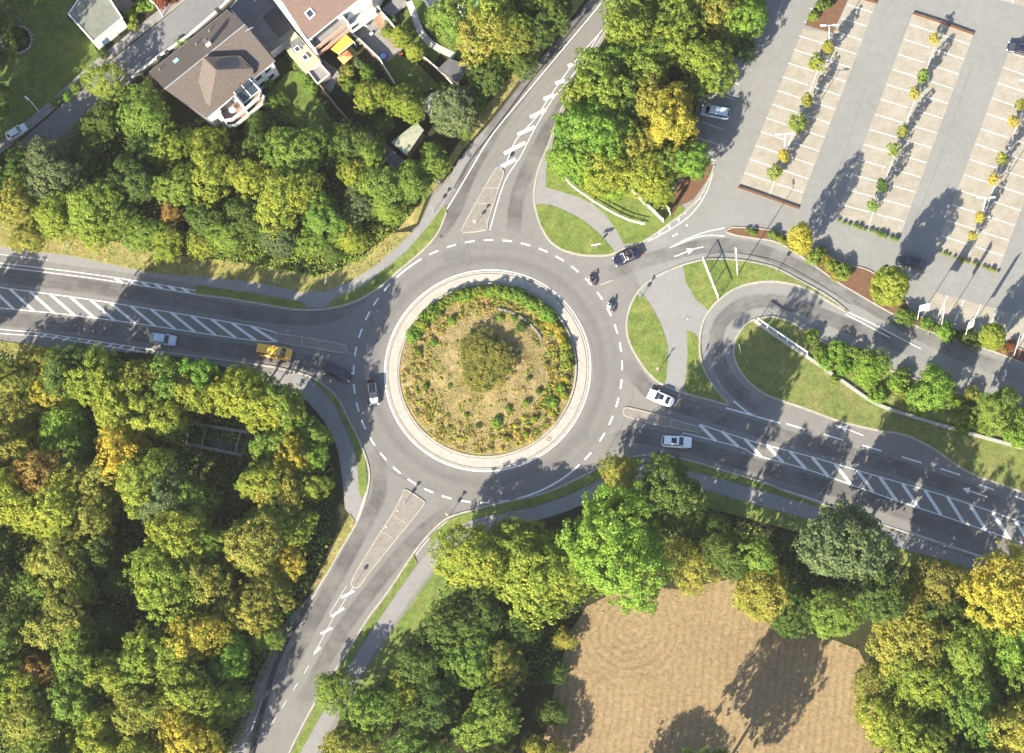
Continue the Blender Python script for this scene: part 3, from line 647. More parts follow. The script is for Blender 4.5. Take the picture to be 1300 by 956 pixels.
SWW = 'trees of the south-west wood'
for u, v, r, h, c, k in [
 (45,462,20,5,'O','broad'),(68,497,30,8,'Y','broad'),(86,468,27,15,'DG','broad'),(122,480,29,14,'YG','broad'),(82,550,33,10,'BG','fine'),(10,487,26,7,'O','broad'),(18,545,30,9,'O','broad'),
 (158,512,36,13,'YG','broad'),(178,483,26,12,'O','fine'),(219,484,25,12,'G','lobed'),(256,480,22,12,'BG','lobed'),(196,530,31,12,'YG','lobed'),(244,500,24,12,'YG','broad'),(302,500,31,13,'YG','fine'),(326,492,18,11,'G','broad'),
 (342,518,28,14,'YG','broad'),(362,514,23,14,'G','broad'),(397,552,18,8,'G','broad'),(55,602,32,13,'OR','fine'),(18,572,28,11,'O','broad'),(86,578,28,11,'G','broad'),(155,578,34,13,'Y','broad'),(186,610,34,13,'YG','lobed'),
 (113,612,36,12,'O','broad'),(207,632,34,12,'GG','airy'),(246,634,24,10,'G','broad'),(16,640,38,13,'YG','broad'),(72,648,36,13,'YG','broad'),(120,655,28,11,'O','broad'),(75,712,36,12,'O','airy'),(100,745,22,9,'YG','broad'),
 (228,682,36,13,'YG','fine'),(213,742,40,13,'YG','broad'),(264,738,30,11,'O','broad'),(268,694,24,10,'G','broad'),(334,612,26,11,'YG','fine'),(322,690,36,12,'O','fine'),(312,772,30,9,'O','broad'),(292,838,28,8,'BG','fine'),
 (245,810,34,12,'Y','broad'),(196,835,36,12,'YG','broad'),(78,793,34,11,'O','lobed'),(98,832,32,11,'G','broad'),(48,852,22,10,'OR','fine'),(14,812,30,11,'DG','broad'),(140,800,18,6,'DG','broad'),(150,740,18,5,'DG','broad'),
 (350,566,24,9,'G','lobed'),(370,577,22,10,'Y','broad'),(391,582,22,8,'BG','broad'),(354,618,30,10,'O','broad'),(394,618,19,7,'YG','lobed'),(342,665,32,9,'YG','broad'),(358,712,24,6,'Y','broad'),(380,668,20,6,'YG','broad'),(340,738,28,7,'O','broad'),
 (332,775,22,6,'YG','broad'),(336,808,18,5,'G','broad'),(20,868,30,11,'YG','broad'),(140,860,30,11,'YG','broad'),(95,890,32,11,'G','lobed'),(236,880,34,12,'YG','broad'),(180,905,34,11,'O','broad'),(288,893,26,7,'G','broad'),(40,915,34,12,'O','broad'),
 (120,940,34,11,'YG','broad'),(240,945,34,12,'Y','broad'),(60,970,34,12,'G','broad'),(180,975,34,12,'YG','broad'),(264,965,24,7,'O','broad'),(-20,600,34,12,'YG','broad'),(-25,760,36,12,'O','broad'),(-25,880,36,12,'G','broad'),(-62,436,26,11,'YG','broad'),(-18,690,34,12,'DG','broad'),(50,755,26,9,'G','broad'),(120,700,26,8,'DG','broad')]:
    tree(u, v, r * 1.12, h * (1.2 if v < 525 and u > 100 else 1.12), c, k, group=SWW)
NWW = 'trees between the houses and the west road'
for u, v, r, h, c, k in [
 (133,103,30,8,'YG','airy'),(182,143,36,9,'G','broad'),(61,216,40,11,'GG','broad'),(267,218,38,9,'YG','airy'),(212,185,26,7,'YG','broad'),(116,262,40,11,'G','broad'),(165,226,32,9,'DG','lobed'),(70,273,32,10,'YG','broad'),(224,236,28,8,'G','broad'),
 (218,270,16,6,'OR','broad'),(15,215,32,10,'DG','broad'),(20,258,30,10,'O','broad'),(316,228,30,9,'YG','airy'),(127,155,26,6,'DG','broad'),(112,190,24,6,'DG','broad'),(180,190,26,7,'DG','broad'),(375,194,38,11,'G','broad'),(362,250,42,12,'YG','broad'),
 (411,276,30,8,'G','lobed'),(447,180,28,9,'DG','broad'),(514,132,25,7,'YG','broad'),(576,142,34,10,'GG','conifer'),(473,122,24,7,'YG','broad'),(551,206,22,6,'G','broad'),(487,237,30,7,'G','lobed'),(521,232,26,7,'G','broad'),(450,222,22,7,'YG','broad'),
 (453,258,24,6,'GG','broad'),(490,262,24,6,'G','broad'),(353,303,24,6,'GG','broad'),(396,306,22,5,'G','broad'),(441,300,24,5,'YG','broad'),(420,311,20,4,'DG','broad'),(122,294,26,7,'YG','broad'),(182,296,26,6,'G','broad'),(214,310,24,6,'YG','lobed'),
 (262,280,26,7,'DG','broad'),(290,300,26,8,'G','broad'),(312,276,28,8,'DG','broad'),(150,275,24,8,'G','broad'),(325,180,22,6,'DG','broad'),(265,180,22,6,'YG','broad'),(240,175,16,4,'BG','broad'),(352,176,18,4,'YG','airy'),(330,158,18,4,'DG','broad'),
 (420,190,24,7,'DG','broad'),(470,195,24,7,'G','broad'),(484,160,16,5,'DG','broad'),(600,128,20,6,'DG','broad'),(620,95,26,8,'DG','broad'),(590,160,16,5,'G','broad'),(330,275,22,7,'G','broad'),(255,310,20,5,'YG','broad'),(35,300,24,7,'O','broad'),(-20,240,34,10,'G','broad')]:
    tree(u, v, r * .96, h * .9, c, k, group=NWW)
GDN = 'trees in the gardens'
for u, v, r, h, c, k in [(572,18,32,11,'G','airy'),(624,12,40,13,'YG','airy'),(616,46,38,13,'O','airy'),(645,36,30,11,'YG','broad'),(655,55,24,9,'O','broad'),(685,36,24,9,'DG','broad'),(703,12,26,9,'DG','broad'),(665,82,18,6,'DG','broad'),(670,5,22,8,'G','broad'),(640,75,18,6,'G','broad'),
 (600,-22,40,12,'G','broad'),(680,-30,34,11,'YG','broad'),(12,10,26,10,'GG','airy'),(22,-25,30,11,'G','broad'),(-26,50,40,20,'DG','broad'),(-28,120,36,18,'DG','broad'),(-62,150,44,20,'DG','broad'),(-75,225,44,20,'G','broad'),(-64,95,34,14,'DG','broad')]:
    tree(u, v, r, h, c, k, group=GDN)
tree(509,48,13,6,'YG','conifer', 'tall yellow-tipped conifer nearer the houses, rear of the lawn pair', GDN)
tree(526,66,12,5,'YG','conifer', 'yellow-tipped conifer at the lawn edge beside the red garden chair', GDN)
NEW = 'trees of the wood by the car park'
for u, v, r, h, c, k in [
 (810,12,36,12,'G','broad'),(862,18,34,12,'G','broad'),(946,22,30,10,'BG','broad'),(797,44,32,13,'YG','broad'),(858,50,32,12,'YG','broad'),(900,80,34,12,'YG','broad'),(822,80,36,12,'G','broad'),(772,82,32,12,'G','broad'),(743,116,28,11,'YG','broad'),
 (772,118,38,13,'G','broad'),(752,164,42,14,'BG','broad'),(731,203,30,11,'BG','broad'),(764,215,34,10,'YG','fine'),(852,152,36,12,'Y','lobed'),(806,182,32,9,'O','airy'),(821,222,34,9,'YG','fine'),(838,244,20,6,'YG','lobed'),(877,205,24,8,'BG','lobed'),
 (846,205,24,8,'G','broad'),(828,128,28,12,'O','broad'),(908,18,30,11,'O','broad'),(943,58,18,5,'DG','broad'),(800,140,26,10,'DG','broad'),(785,170,28,10,'G','broad'),(840,-20,36,12,'YG','broad'),(900,-25,36,12,'G','broad'),(780,240,18,5,'BG','broad'),(875,115,22,8,'DG','broad'),(757,82,18,9,'YG','broad'),(958,-15,22,9,'G','broad')]:
    tree(u, v, r, h * 1.0, c, k, group=NEW)
SE = 'trees along the field'
for u, v, r, h, c, k, L in [
 (600,708,46,11,'YG','fine','round olive tree nearest the south arm, at the end of the field trees'),(688,732,54,12,'YG','broad','broad yellow-green tree at the field corner between round tree and ash'),(655,688,34,9,'YG','broad','smaller tree squeezed between round olive tree and yellow-green tree'),
 (787,694,70,22,'BG','great','tall bright green ash, largest tree beside the roundabout'),(786,602,24,6,'O','broad','low olive bush-like tree beside the bend of the south-east path'),(880,718,34,7,'O','airy','thin olive tree on the field edge beside the ash'),(850,626,40,23,'DG','broad','tall dark green tree standing in the shade behind the ash'),
 (970,752,40,9,'O','fine','rounded olive tree at the field edge facing the south-east arm'),(1076,690,52,18.5,'GG','lobed','big grey-green tree overhanging the south-east arm kerb'),(1058,778,36,9,'G','fine','mid green tree below the big grey-green tree, at the field edge'),(1008,775,30,8,'DG','broad','dark green tree in the gap at the field edge'),
 (1155,808,54,10,'O','fine','wide olive tree on the east side of the field'),(1274,750,50,17,'Y','fine','large golden yellow tree by the south-east arm'),(1192,738,30,13,'OY','airy','thin brownish-yellow tree standing beside the golden yellow tree'),(1232,832,42,11,'G','broad','mid green tree below the golden yellow tree'),
 (1290,815,36,11,'BG','broad','bright green tree at the photo edge below the golden tree'),(1175,870,44,10,'YG','broad','yellow-green tree below the wide olive tree'),(925,705,26,15,'DG','broad','dark tree in the shade near the south-east path'),(960,705,24,15,'G','broad','small green tree in the shade near the south-east path'),(1120,755,30,17,'DG','broad','dark tree between grey-green tree and brownish-yellow tree'),(1185,775,28,9,'DG','broad','dark tree beneath the thin brownish-yellow tree'),
 (895,672,24,6,'DG','broad','small dark tree under the bank of the south-east path'),(532,846,28,8,'DG','broad','dark tree by the lower end of the shaded footpath'),(574,796,32,9,'DG','broad','dark tree in shade below the round olive tree'),(598,838,34,9,'G','broad','green tree in the shade on the field side'),(424,876,24,7,'G','broad','green tree at the foot of the south arm kerb'),(512,880,24,7,'YG','broad','yellow-green tree beside the dark tree at the footpath end'),
 (640,848,28,8,'O','broad','brownish olive tree at the west end of the stubble field'),(612,775,30,8,'DG','broad','dark tree close under the round olive tree'),(660,800,24,6,'DG','broad','dark low tree at the field corner in deep shade'),(470,905,34,9,'G','broad',None),(550,905,34,10,'DG','broad',None),(620,915,36,11,'G','broad',None),(440,955,34,9,'O','broad',None),(530,965,36,11,'G','broad',None),(610,985,34,11,'YG','broad',None),
 (1235,905,40,12,'G','broad',None),(1170,945,34,12,'YG','broad',None),(1290,925,40,12,'O','broad',None),(1230,980,40,12,'DG','broad',None),(1325,870,36,11,'G','broad',None),(1335,770,36,12,'YG','broad',None),(1330,960,36,11,'G','broad',None),(1165,1010,34,15,'G','broad',None),
 (900,992,40,19,'G','broad',None),(1108,868,26,6,'O','fine',None),(1122,915,32,8,'YG','broad',None),(1150,955,30,8,'O','broad',None),(700,905,18,4,'DG','broad',None),(716,812,14,3,'O','broad',None),(706,855,14,3,'DG','broad',None),(690,960,26,6,'O','broad',None),(1000,780,18,4,'O','fine',None),(830,1015,36,9,'YG','broad',None)]:
    tree(u, v, r, h, c, k, L, SE)
# car park and shrub-bed trees
tree(1130,363,25,12.5,'YG','ball','large clipped round tree in the bark bed beside the flags', None, 0); tree(1260,427,17,8,'YG','ball','smaller clipped round tree between two white flags', None, 1)
tree(1016,304,16,11.5,'Y','column','narrow golden tree in the bark bed at the foot of the first bays')
BEDT = 'trees in the strip between the two east roads'
for u, v, r, h, c, k, L in [(1106,466,22,6,'BG','broad','first leafy tree in the shrub strip behind the mesh fence'),(1184,496,29,7,'BG','lobed','largest leafy tree in the shrub strip between the east roads'),(1266,520,27,7,'G','lobed','leafy tree in the shrub strip nearest the photo edge'),(1330,548,28,9,'G','lobed','leafy tree in the shrub strip outside the photo edge')]:
    tree(u, v, r, h, c, k, L, BEDT)
cp = lambda x, y: (930 + x / 2.986, y / 2.986)
ROWN = ('first', 'second', 'third')
for row, pts in enumerate([[(322,238,'YG',9,0),(282,380,'O',7,1),(246,468,'YG',10,0),(160,655,'YG',8,0),(362,180,'O',7,1),(194,592,'Y',7,1)],
    [(767,148,'Y',6,0),(722,290,'G',7,1),(690,355,'Y',6,0),(645,497,'O',7,1),(611,565,'YG',7,0),(567,704,'DG',7,1),(530,780,'BG',6,0)],
    [(1065,463,'Y',6,0),(1020,600,'O',7,1),(990,680,'Y',6,0),(938,823,'Y',6,1),(911,893,'Y',5,0),(1090,398,'O',6,1)]]):
    for i, (x, y, c, r, tall) in enumerate(pts):
        u, v = cp(x, y); g = 'young trees in the %s bay row' % ROWN[row]
        t = tree(u, v, r * (1 if tall else 1.2), (6.0 if r > 6 else 5.0) if tall else 3.4, c, 'young' if tall else 'sapling', None, g, None, 'young_tree')
        if not tall:                                         # a frame of stakes round each sapling
            for k in range(3):
                s_ = MB(); a_ = k * 2.094 + .3; s_.tube([(.42 * math.cos(a_), .42 * math.sin(a_), 0), (.42 * math.cos(a_), .42 * math.sin(a_), 3.4)], .04, 5)
                a2 = a_ + 2.094; s_.tube([(.42 * math.cos(a_), .42 * math.sin(a_), 3.3), (.42 * math.cos(a2), .42 * math.sin(a2), 3.3)], .04, 5)
                s_.build('stake', MAT['pale_bark'], t)
# trees beyond the frame whose shade falls into the photo
for u, v, r, h in [(1105,470,10,11),(1335,470,24,12),(1370,440,24,13)]:
    pass
# shrubs
SB = 'shrubs in the strip between the two east roads'
for u, v, r, c in [(1031,428,9,'G'),(1063,444,12,'BG'),(1050,460,10,'BG'),(1073,466,10,'BG'),(1040,448,8,'G'),(1139,487,11,'BG'),(1115,502,10,'BG'),(1104,490,7,'G'),(1228,530,12,'G'),(1292,552,15,'BG'),(1146,478,10,'G'),(1215,515,10,'G'),(1085,450,10,'G'),(1235,500,9,'O'),(1060,482,6,'G'),(1310,560,14,'G'),(1222,545,8,'G'),(1150,503,9,'O'),(1245,540,9,'G'),(1296,530,12,'G')]:
    shrub(u, v, r, c, group=SB)
BB = 'shrubs in the bark bed'
for u, v, r, c in [(949,292,3,'G'),(956,295,4,'G'),(981,298,6,'G'),(990,302,4,'YG'),(995,307,4,'YG'),(1034,327,11,'YG'),(1048,330,6,'Y'),(1056,337,8,'YG'),(1070,344,10,'G'),(1062,350,7,'O'),(1145,400,9,'G'),(1155,403,10,'DG'),(1176,412,8,'BG'),(1200,421,12,'BG'),(1232,430,12,'DG'),(1222,428,8,'DG'),(1284,438,6,'RD'),(1275,443,5,'OR'),(1043,318,6,'G')]:
    shrub(u, v, r, c, group=BB)
for u, v, r, c in [(1033,20,7,'G'),(1042,8,7,'G'),(1050,5,7,'DG'),(1042,-8,7,'G')]: shrub(u, v, r, c, group='shrubs at the head of the first bay row')
H2 = 'low hedge at the foot of the second bay row'
for k in range(12): shrub(1066 + k * 6.4 + rnd.uniform(-1.5, 1.5), 280 + k * 2.1 + rnd.uniform(-.8, .8), rnd.uniform(2.0, 3.7), ('BG', 'YG', 'G')[k % 3], group=H2)
H3 = 'low hedge at the foot of the third bay row'
for k in range(13): shrub(1193 + k * 6.1 + rnd.uniform(-1.5, 1.5), 320 + k * 2.05, rnd.uniform(1.7, 3.1), ('O', 'YG', 'O', 'YG')[k % 4], group=H3)
# roundabout island planting
RI = 'shrubs around the roundabout island'
def rshrub(a, rr, r, c, h=None):
    x, y = rr * math.cos(R_(a)), rr * math.sin(R_(a)); s = rnd.randrange(9)
    t = plant('shrub', s, 'shrub', 'shrub', x, y, mound_z(x, y) - .08, r * .95, (h or r * 1.3) / 1.55, c, rnd.uniform(0, 6.28), 'stem')
    t['label'] = ''; t['group'] = RI; SHRUBS.append((t, 618.5 + x * 8, 469.5 - y * 8, r * 8, c, None, RI)); return t
for a in range(84, 158, 5): rshrub(a + rnd.uniform(-1.5, 1.5), 12.9 + rnd.uniform(-.4, .3), rnd.uniform(.75, 1.15), rnd.choice(['YG', 'BG', 'YG', 'G']))
for a in range(40, 80, 5): rshrub(a, 12.7 + rnd.uniform(-.3, .3), rnd.uniform(.9, 1.25), rnd.choice(['G', 'BG', 'G']), 1.6)
for a in range(-28, 36, 7): rshrub(a + rnd.uniform(-2, 2), 12.6 + rnd.uniform(-.6, .4), rnd.uniform(.6, .95), rnd.choice(['G', 'YG', 'Y', 'BG']))
for a, rr, r, c in [(125,9.8,.6,'BG'),(152,9.5,.5,'BG'),(195,10,.45,'DG'),(247,8.2,.4,'G'),(280,9,.8,'BG'),(298,7.5,.5,'G'),(318,8.6,.55,'G'),(330,11.5,.7,'G'),(312,11.3,.6,'YG'),(75,8.5,.5,'BG'),(62,9.2,.5,'G'),(50,8.6,.8,'DG'),(345,7,.4,'DG'),(262,9.4,.45,'DG'),(285,11.8,.6,'O'),(300,12.4,.5,'YG'),(205,6.5,.35,'G'),(165,11.4,.6,'O'),(335,9.2,.5,'DG'),(2,9.5,.45,'O')]:
    rshrub(a, rr, r, c)
t = plant('broad', 3, 'broadleaf_tree', 'tree', -.2, .8, .2, .98, .28, 'OY', 1.0)
t['label'] = 'low spreading olive tree on the mound of the roundabout island'; TREES.append((t, 612, 440, 40, 'O', t['label'], None))

def tufts(name, r0, r1, a0, a1, n, per, cols, seed, sig=.26, hm=.7, size=.24):
    """grass tussocks on the mound: uncounted, one object"""
    rng = np.random.default_rng(seed); V = []; I = []
    for k in range(n):
        r = math.sqrt(rng.uniform(r0 * r0, r1 * r1)); a = R_(rng.uniform(a0, a1)); cx, cy = r * math.cos(a), r * math.sin(a); m = int(per * rng.uniform(.5, 1.5)); s = sig * rng.uniform(.6, 1.5)
        q = rng.normal(0, s, (m, 2)); dd = np.exp(-(q ** 2).sum(1) / (2 * s * s)); hh = hm * rng.uniform(.5, 1.2)
        z = np.array([mound_z(cx + x, cy + y) for x, y in q]) + dd * hh * rng.uniform(.4, 1, m)
        V.append(leaf_cards(np.column_stack([q + (cx, cy), z]), np.column_stack([q / s * .7, np.full(m, .7)]) + rng.normal(0, .35, (m, 3)), size * rng.uniform(.6, 1.4, m), rng)); I += [int(rng.integers(len(cols)))] * m
    me = mesh_quads(name, np.concatenate(V), LEAF[cols[0]])
    for c in cols[1:]: me.materials.append(LEAF[c])
    me.polygons.foreach_set('material_index', np.array(I, dtype=np.int32)); o = bpy.data.objects.new(name, me); C.objects.link(o); o['kind'] = 'stuff'
def scatter_stuff(name, polys, count, hmax, size, cols, zf, seed, clump=1.2):
    """leaf sprays over an area: uncounted ground cover, one object per area"""
    rng = np.random.default_rng(seed); pts = []
    for poly in polys:
        poly = np.array(poly); lo, hi = poly.min(0), poly.max(0); k = int(count * abs(area([tuple(p) for p in poly])))
        q = rng.uniform(lo, hi, (k * 2, 2)); q = np.array([p for p in q if inside(p, poly)])[:k]
        if len(q): pts.append(q)
    q = np.concatenate(pts)
    if name == 'weeds': q = q[(np.sin(q[:, 0] * .9) * np.sin(q[:, 1] * .8 + 1) + rng.normal(0, .3, len(q))) > .25]
    hh = (.5 + .5 * np.sin(q[:, 0] / clump + np.sin(q[:, 1] / clump * 1.3)) * np.sin(q[:, 1] / clump * .9 + 1)) ** 1.5
    z = np.array([zf(x, y) for x, y in q]) + rng.uniform(.05, 1, len(q)) * (hh * hmax + .12)
    pos = np.column_stack([q, z]); nor = rng.normal(0, .6, (len(q), 3)) + np.array([0, 0, .8])
    me = mesh_quads(name, leaf_cards(pos, nor, size * rng.uniform(.6, 1.4, len(q)), rng), LEAF[cols[0]])
    for c in cols[1:]: me.materials.append(LEAF[c])
    if len(cols) > 1: me.polygons.foreach_set('material_index', np.array((np.sin(q[:, 0] * .8) + np.sin(q[:, 1] * .7 + 2) + rng.normal(0, .8, len(q)) + 2.2) / 4.4 * len(cols), dtype=np.int32).clip(0, len(cols) - 1))
    o = bpy.data.objects.new(name, me); C.objects.link(o); o['kind'] = 'stuff'; return o
flat = lambda x, y: .08
scatter_stuff('undergrowth', [PL([(-60,455),(120,455),(300,475),(395,530),(425,600),(420,690),(390,755),(330,870),(290,990),(-60,1000)])], 11, 2.0, .46, ['DG', 'G', 'DG'], flat, 5, 2.2)
scatter_stuff('undergrowth', [PL([(-60,205),(60,190),(110,140),(200,165),(330,140),(420,150),(530,215),(500,290),(440,335),(350,335),(200,318),(60,275),(-60,262)])], 12, 1.8, .40, ['DG', 'G', 'YG'], flat, 6, 2.0)
scatter_stuff('undergrowth', [PL([(590,150),(700,20),(725,-20),(690,-40),(600,80),(570,130)]), PL([(560,200),(530,260),(510,280),(520,240)])], 6, 1.2, .36, ['DG', 'G'], flat, 7, 2.0)
scatter_stuff('undergrowth', [PL([(870,-60),(745,90),(710,190),(760,210),(840,235),(880,190),(890,120),(940,0),(960,-60)])], 5, 1.2, .38, ['DG', 'G'], lambda x, y: .15, 8, 2.0)
scatter_stuff('undergrowth', [PL([(560,745),(700,670),(850,635),(1000,680),(1110,720),(1300,745),(1320,800),(1180,780),(1000,740),(880,730),(740,765),(690,870),(600,880),(470,900)])], 11, 1.4, .42, ['DG', 'G'], flat, 9, 2.0)
scatter_stuff('scrub', [PL([(60,286),(140,306),(200,324),(280,334),(350,344),(400,354),(432,346),(468,326),(498,299),(526,268),(508,246),(440,296),(350,310),(200,295)])], 26, 1.9, .36, ['YG', 'G', 'BG'], flat, 19, 1.6)
fe = PL([(1110,866),(1090,825),(1040,805),(1000,795),(975,750),(930,735),(860,748),(800,742),(745,770),(722,805),(712,845),(702,885),(690,940)])
scatter_stuff('rough_grass', [fe + [(x + 1.6 * math.sin(i), y - 2.2 - .8 * math.cos(i * 2)) for i, (x, y) in reversed(list(enumerate(fe)))]], 12, .5, .28, ['O', 'TAN', 'YG', 'G'], flat, 20, .9)
scatter_stuff('weeds', [PL([lerp(lerp(S[0], S[1], q), lerp(S[3], S[2], q), t) for q, t in ((.44, .03), (.56, .03), (.56, .97), (.44, .97))]) for S in (S1, S2, S3)], 16, .2, .20, ['TAN', 'O', 'OR', 'YG'], lambda x, y: .03, 21, .8)
scatter_stuff('bed_plants', [PL([(1030,428),(1060,446),(1100,463),(1180,491),(1300,529),(1380,556),(1380,590),(1300,566),(1200,536),(1112,510),(1060,478),(1035,450)])], 7, .5, .26, ['G', 'O', 'YG'], lambda x, y: .15, 10, 1.6)
ringpoly = lambda r0, r1, a0, a1: [(r1 * math.cos(R_(a)), r1 * math.sin(R_(a))) for a in range(a0, a1, 4)] + [(r0 * math.cos(R_(a)), r0 * math.sin(R_(a))) for a in range(a1, a0, -4)]
tufts('tussock_grass', 10.0, 13.7, -65, 62, 210, 34, ['TAN', 'YG', 'Y', 'O', 'G'], 11, .30, .75)
tufts('tussock_grass', 9.6, 13.6, 180, 297, 190, 30, ['TAN', 'TAN', 'O', 'YG'], 12, .28, .6)
tufts('tussock_grass', 9.2, 12.6, 62, 180, 170, 28, ['TAN', 'YG', 'O', 'TAN'], 13, .28, .55)
tufts('tussock_grass', 1.0, 10.0, 0, 360, 110, 22, ['O', 'YG', 'TAN', 'G'], 15, .30, .35)
scatter_stuff('tall_grass', [ringpoly(9, 13.7, -180, 180)], 9, .2, .2, ['TAN', 'O', 'YG', 'TAN'], mound_z, 27, .5)
scatter_stuff('tall_grass', [ringpoly(.5, 10.5, 0, 360)], 10, .25, .2, ['TAN', 'O', 'TAN', 'O'], mound_z, 14, .7)
scatter_stuff('rough_grass', [PL(v4), PL(v3), PL(v5), PL(v6)], 9, .45, .26, ['TAN', 'O', 'YG', 'TAN'], lambda x, y: .1, 15, .8)
scatter_stuff('rough_grass', [PL(ver), PL(ver2), PL(ver3), PL(v1), PL(v2k[1:] + v2i)], 14, .22, .17, ['G', 'YG', 'O'], lambda x, y: .13, 16, .6)
scatter_stuff('mown_grass', [PL(A1), PL(A2), PL(B1), PL(D1), PL(E1)], 26, .03, .10, ['G', 'YG', 'O', 'TAN'], lambda x, y: .14, 17, 1.1)
scatter_stuff('mown_grass', [fis + [(q[0], q[1]) for q in fiu]], 16, .04, .12, ['O', 'TAN', 'YG', 'TAN'], lambda x, y: .14, 18, 1.3)
# ================================================================= BUILDINGS AND GARDENS
MAT['roof_brown'] = plain('brown roof tiles', (.098, .078, .068), .85, var=.2, scale=2.5)
MAT['roof_red'] = plain('red brown roof tiles', (.16, .105, .085), .85, var=.16, scale=2.5)
MAT['roof_grey'] = plain('grey roofing felt', (.14, .145, .125), .95, var=.2, scale=.9)
MAT['roof_dark'] = plain('dark roofing felt', (.085, .085, .095), .9, var=.25, scale=.7)
MAT['render_white'] = plain('white render', (.72, .71, .68), .85, var=.06, scale=1.5)
MAT['render_cream'] = plain('cream render', (.60, .56, .48), .85, var=.06, scale=1.5)
MAT['salmon'] = plain('salmon parapet', (.58, .33, .24), .8, var=.08)
MAT['glass'] = plain('window glass', (.035, .045, .06), .08, var=.1, spec=.7)
MAT['frame_white'] = plain('white frame', (.75, .75, .74), .5, var=.04)
MAT['wood'] = plain('weathered wood', (.20, .14, .09), .9, var=.3, scale=4)
MAT['slate'] = plain('slate cladding', (.15, .15, .155), .8, var=.25, scale=5)
MAT['greenroof'] = plain('pale shed roof', (.27, .28, .20), .8, var=.2, scale=1.5)
MAT['paving_red'] = plain('reddish paving', (.23, .15, .11), .9, var=.22, scale=2)
MAT['paving_grey'] = plain('grey paving', (.19, .18, .178), .9, var=.22, scale=2)
MAT['yellow_cloth'] = plain('yellow awning cloth', (.80, .48, .05), .8, var=.06)
MAT['orange_cloth'] = plain('orange awning cloth', (.75, .27, .10), .8, var=.06)
MAT['black'] = plain('black', (.02, .02, .022), .6)
MAT['steel'] = plain('galvanised steel', (.45, .46, .47), .45, .6, var=.08)
MAT['white_metal'] = plain('white painted metal', (.78, .79, .80), .4, var=.04)
MAT['dark_metal'] = plain('dark metal', (.05, .055, .06), .5, .4)
def rowtex(m, scale, ang, amt=.3):
    """rows of tiles across a roof"""
    nt = m.node_tree; b = nt.nodes['Principled BSDF']; src = b.inputs['Base Color'].links[0].from_socket
    tc = nt.nodes.new('ShaderNodeTexCoord'); mp = nt.nodes.new('ShaderNodeMapping'); mp.inputs['Rotation'].default_value = (0, 0, ang)
    w = nt.nodes.new('ShaderNodeTexWave'); w.inputs['Scale'].default_value = scale; w.bands_direction = 'X'; w.inputs['Distortion'].default_value = .6
    nt.links.new(tc.outputs['Object'], mp.inputs[0]); nt.links.new(mp.outputs[0], w.inputs['Vector'])
    r = ramp(nt, w.outputs['Fac'], [(0, G3(1 - amt)), (.4, G3(1)), (1, G3(1.05))]); nt.links.new(mixc(nt, src, r.outputs[0], 1.0, 'MULTIPLY'), b.inputs['Base Color'])
rowtex(MAT['roof_brown'], .9, R_(35)); rowtex(MAT['roof_red'], .9, R_(35)); rowtex(MAT['greenroof'], 1.2, R_(-50), .2)
def V3(u, v, z): return P(u, v, z)

# ---- the big house: gable roof, hipped cross-wing, balcony bay
root = thing('apartment_house', 'large brown-tiled house with white balcony bay and hipped cross gable', 'house', P(285, 95, 0)); og = tuple(root.location)
ZE, ZR = 6.6, 10.2
A, B = V3(189, 92, ZE), V3(289, 12, ZE); R1, R2 = V3(209, 113, ZR), V3(311, 31, ZR); Cc, D = V3(262, 150, ZE), V3(349, 77, ZE)
r = MB(); r.slab([A, B, R2, R1], .22); r.slab([R1, R2, D, Cc], .22)
roof = r.build('roof', MAT['roof_brown'], root, og)
# cross-wing
pk0 = V3(258, 72.5, 11.2); pk1 = V3(274.5, 89, 11.2); w0 = V3(248.5, 119, 7.9); e0 = V3(321, 87, 8.2); s0 = V3(266, 135.5, 7.3); s1 = V3(322, 95, 7.4); b0 = V3(304, 70.5, 9.6)
x = MB(); x.add([pk0, pk1, w0, s0, e0, s1, b0], [(0, 2, 3, 1), (1, 3, 5, 4), (0, 1, 4, 6)]); x.build('cross_gable', MAT['roof_brown'], root, og, fixn=True)
so = MB(); so.slab([pk0.lerp(b0, .05) + Vector((0,0,.05)), pk0.lerp(b0, .95) + Vector((0,0,.05)), pk1.lerp(e0, .80) + Vector((0,0,.05)), pk1.lerp(e0, .06) + Vector((0,0,.05))], .03); so.build('slope_shade_panel', plain('slope shade panel', (.03, .03, .04), .3), root, og)  # dark slab added on the cross gable; its colour deepens the slope's shade
sp = MB()
for k in range(15):                                           # ridged panels on the shaded slope
    a = pk0.lerp(b0, .04 + k * .062); b_ = pk1.lerp(e0, .04 + k * .062); up = Vector((0, 0, .07)); sp.tube([a + up, b_ + up], .06, 5)
sp.build('panel_battens', MAT['roof_brown'], root, og)
def shrink(poly, q):
    cx = sum(p[0] for p in poly) / len(poly); cy = sum(p[1] for p in poly) / len(poly); return [(cx + (x - cx) * q, cy + (y - cy) * q) for x, y in poly]
foot = [tuple(q.xy) for q in (A, B, D, Cc)]; foot = shrink(foot, .955)
w = MB(); w.prism(foot, 0, ZE - .1)
def gable(a, b_, ap):                                          # triangle between eaves and ridge
    q = .955; cx = sum(p[0] for p in (A, B, Cc, D)) / 4; cy = sum(p[1] for p in (A, B, Cc, D)) / 4
    f = lambda p, z: (cx + (p.x - cx) * q, cy + (p.y - cy) * q, z); w.poly3([f(a, ZE - .1), f(b_, ZE - .1), f(ap, ZR - .35)])
gable(A, Cc, R1); gable(B, D, R2)
w.build('wall', MAT['render_white'], root, og)
st = MB(); f0, f1 = Vector((*foot[0], 0)), Vector((*foot[3], 0)); nn = Vector((f0.y - f1.y, f1.x - f0.x, 0)).normalized() * -.06
cen = Vector((sum(p[0] for p in foot) / 4, sum(p[1] for p in foot) / 4, 0))
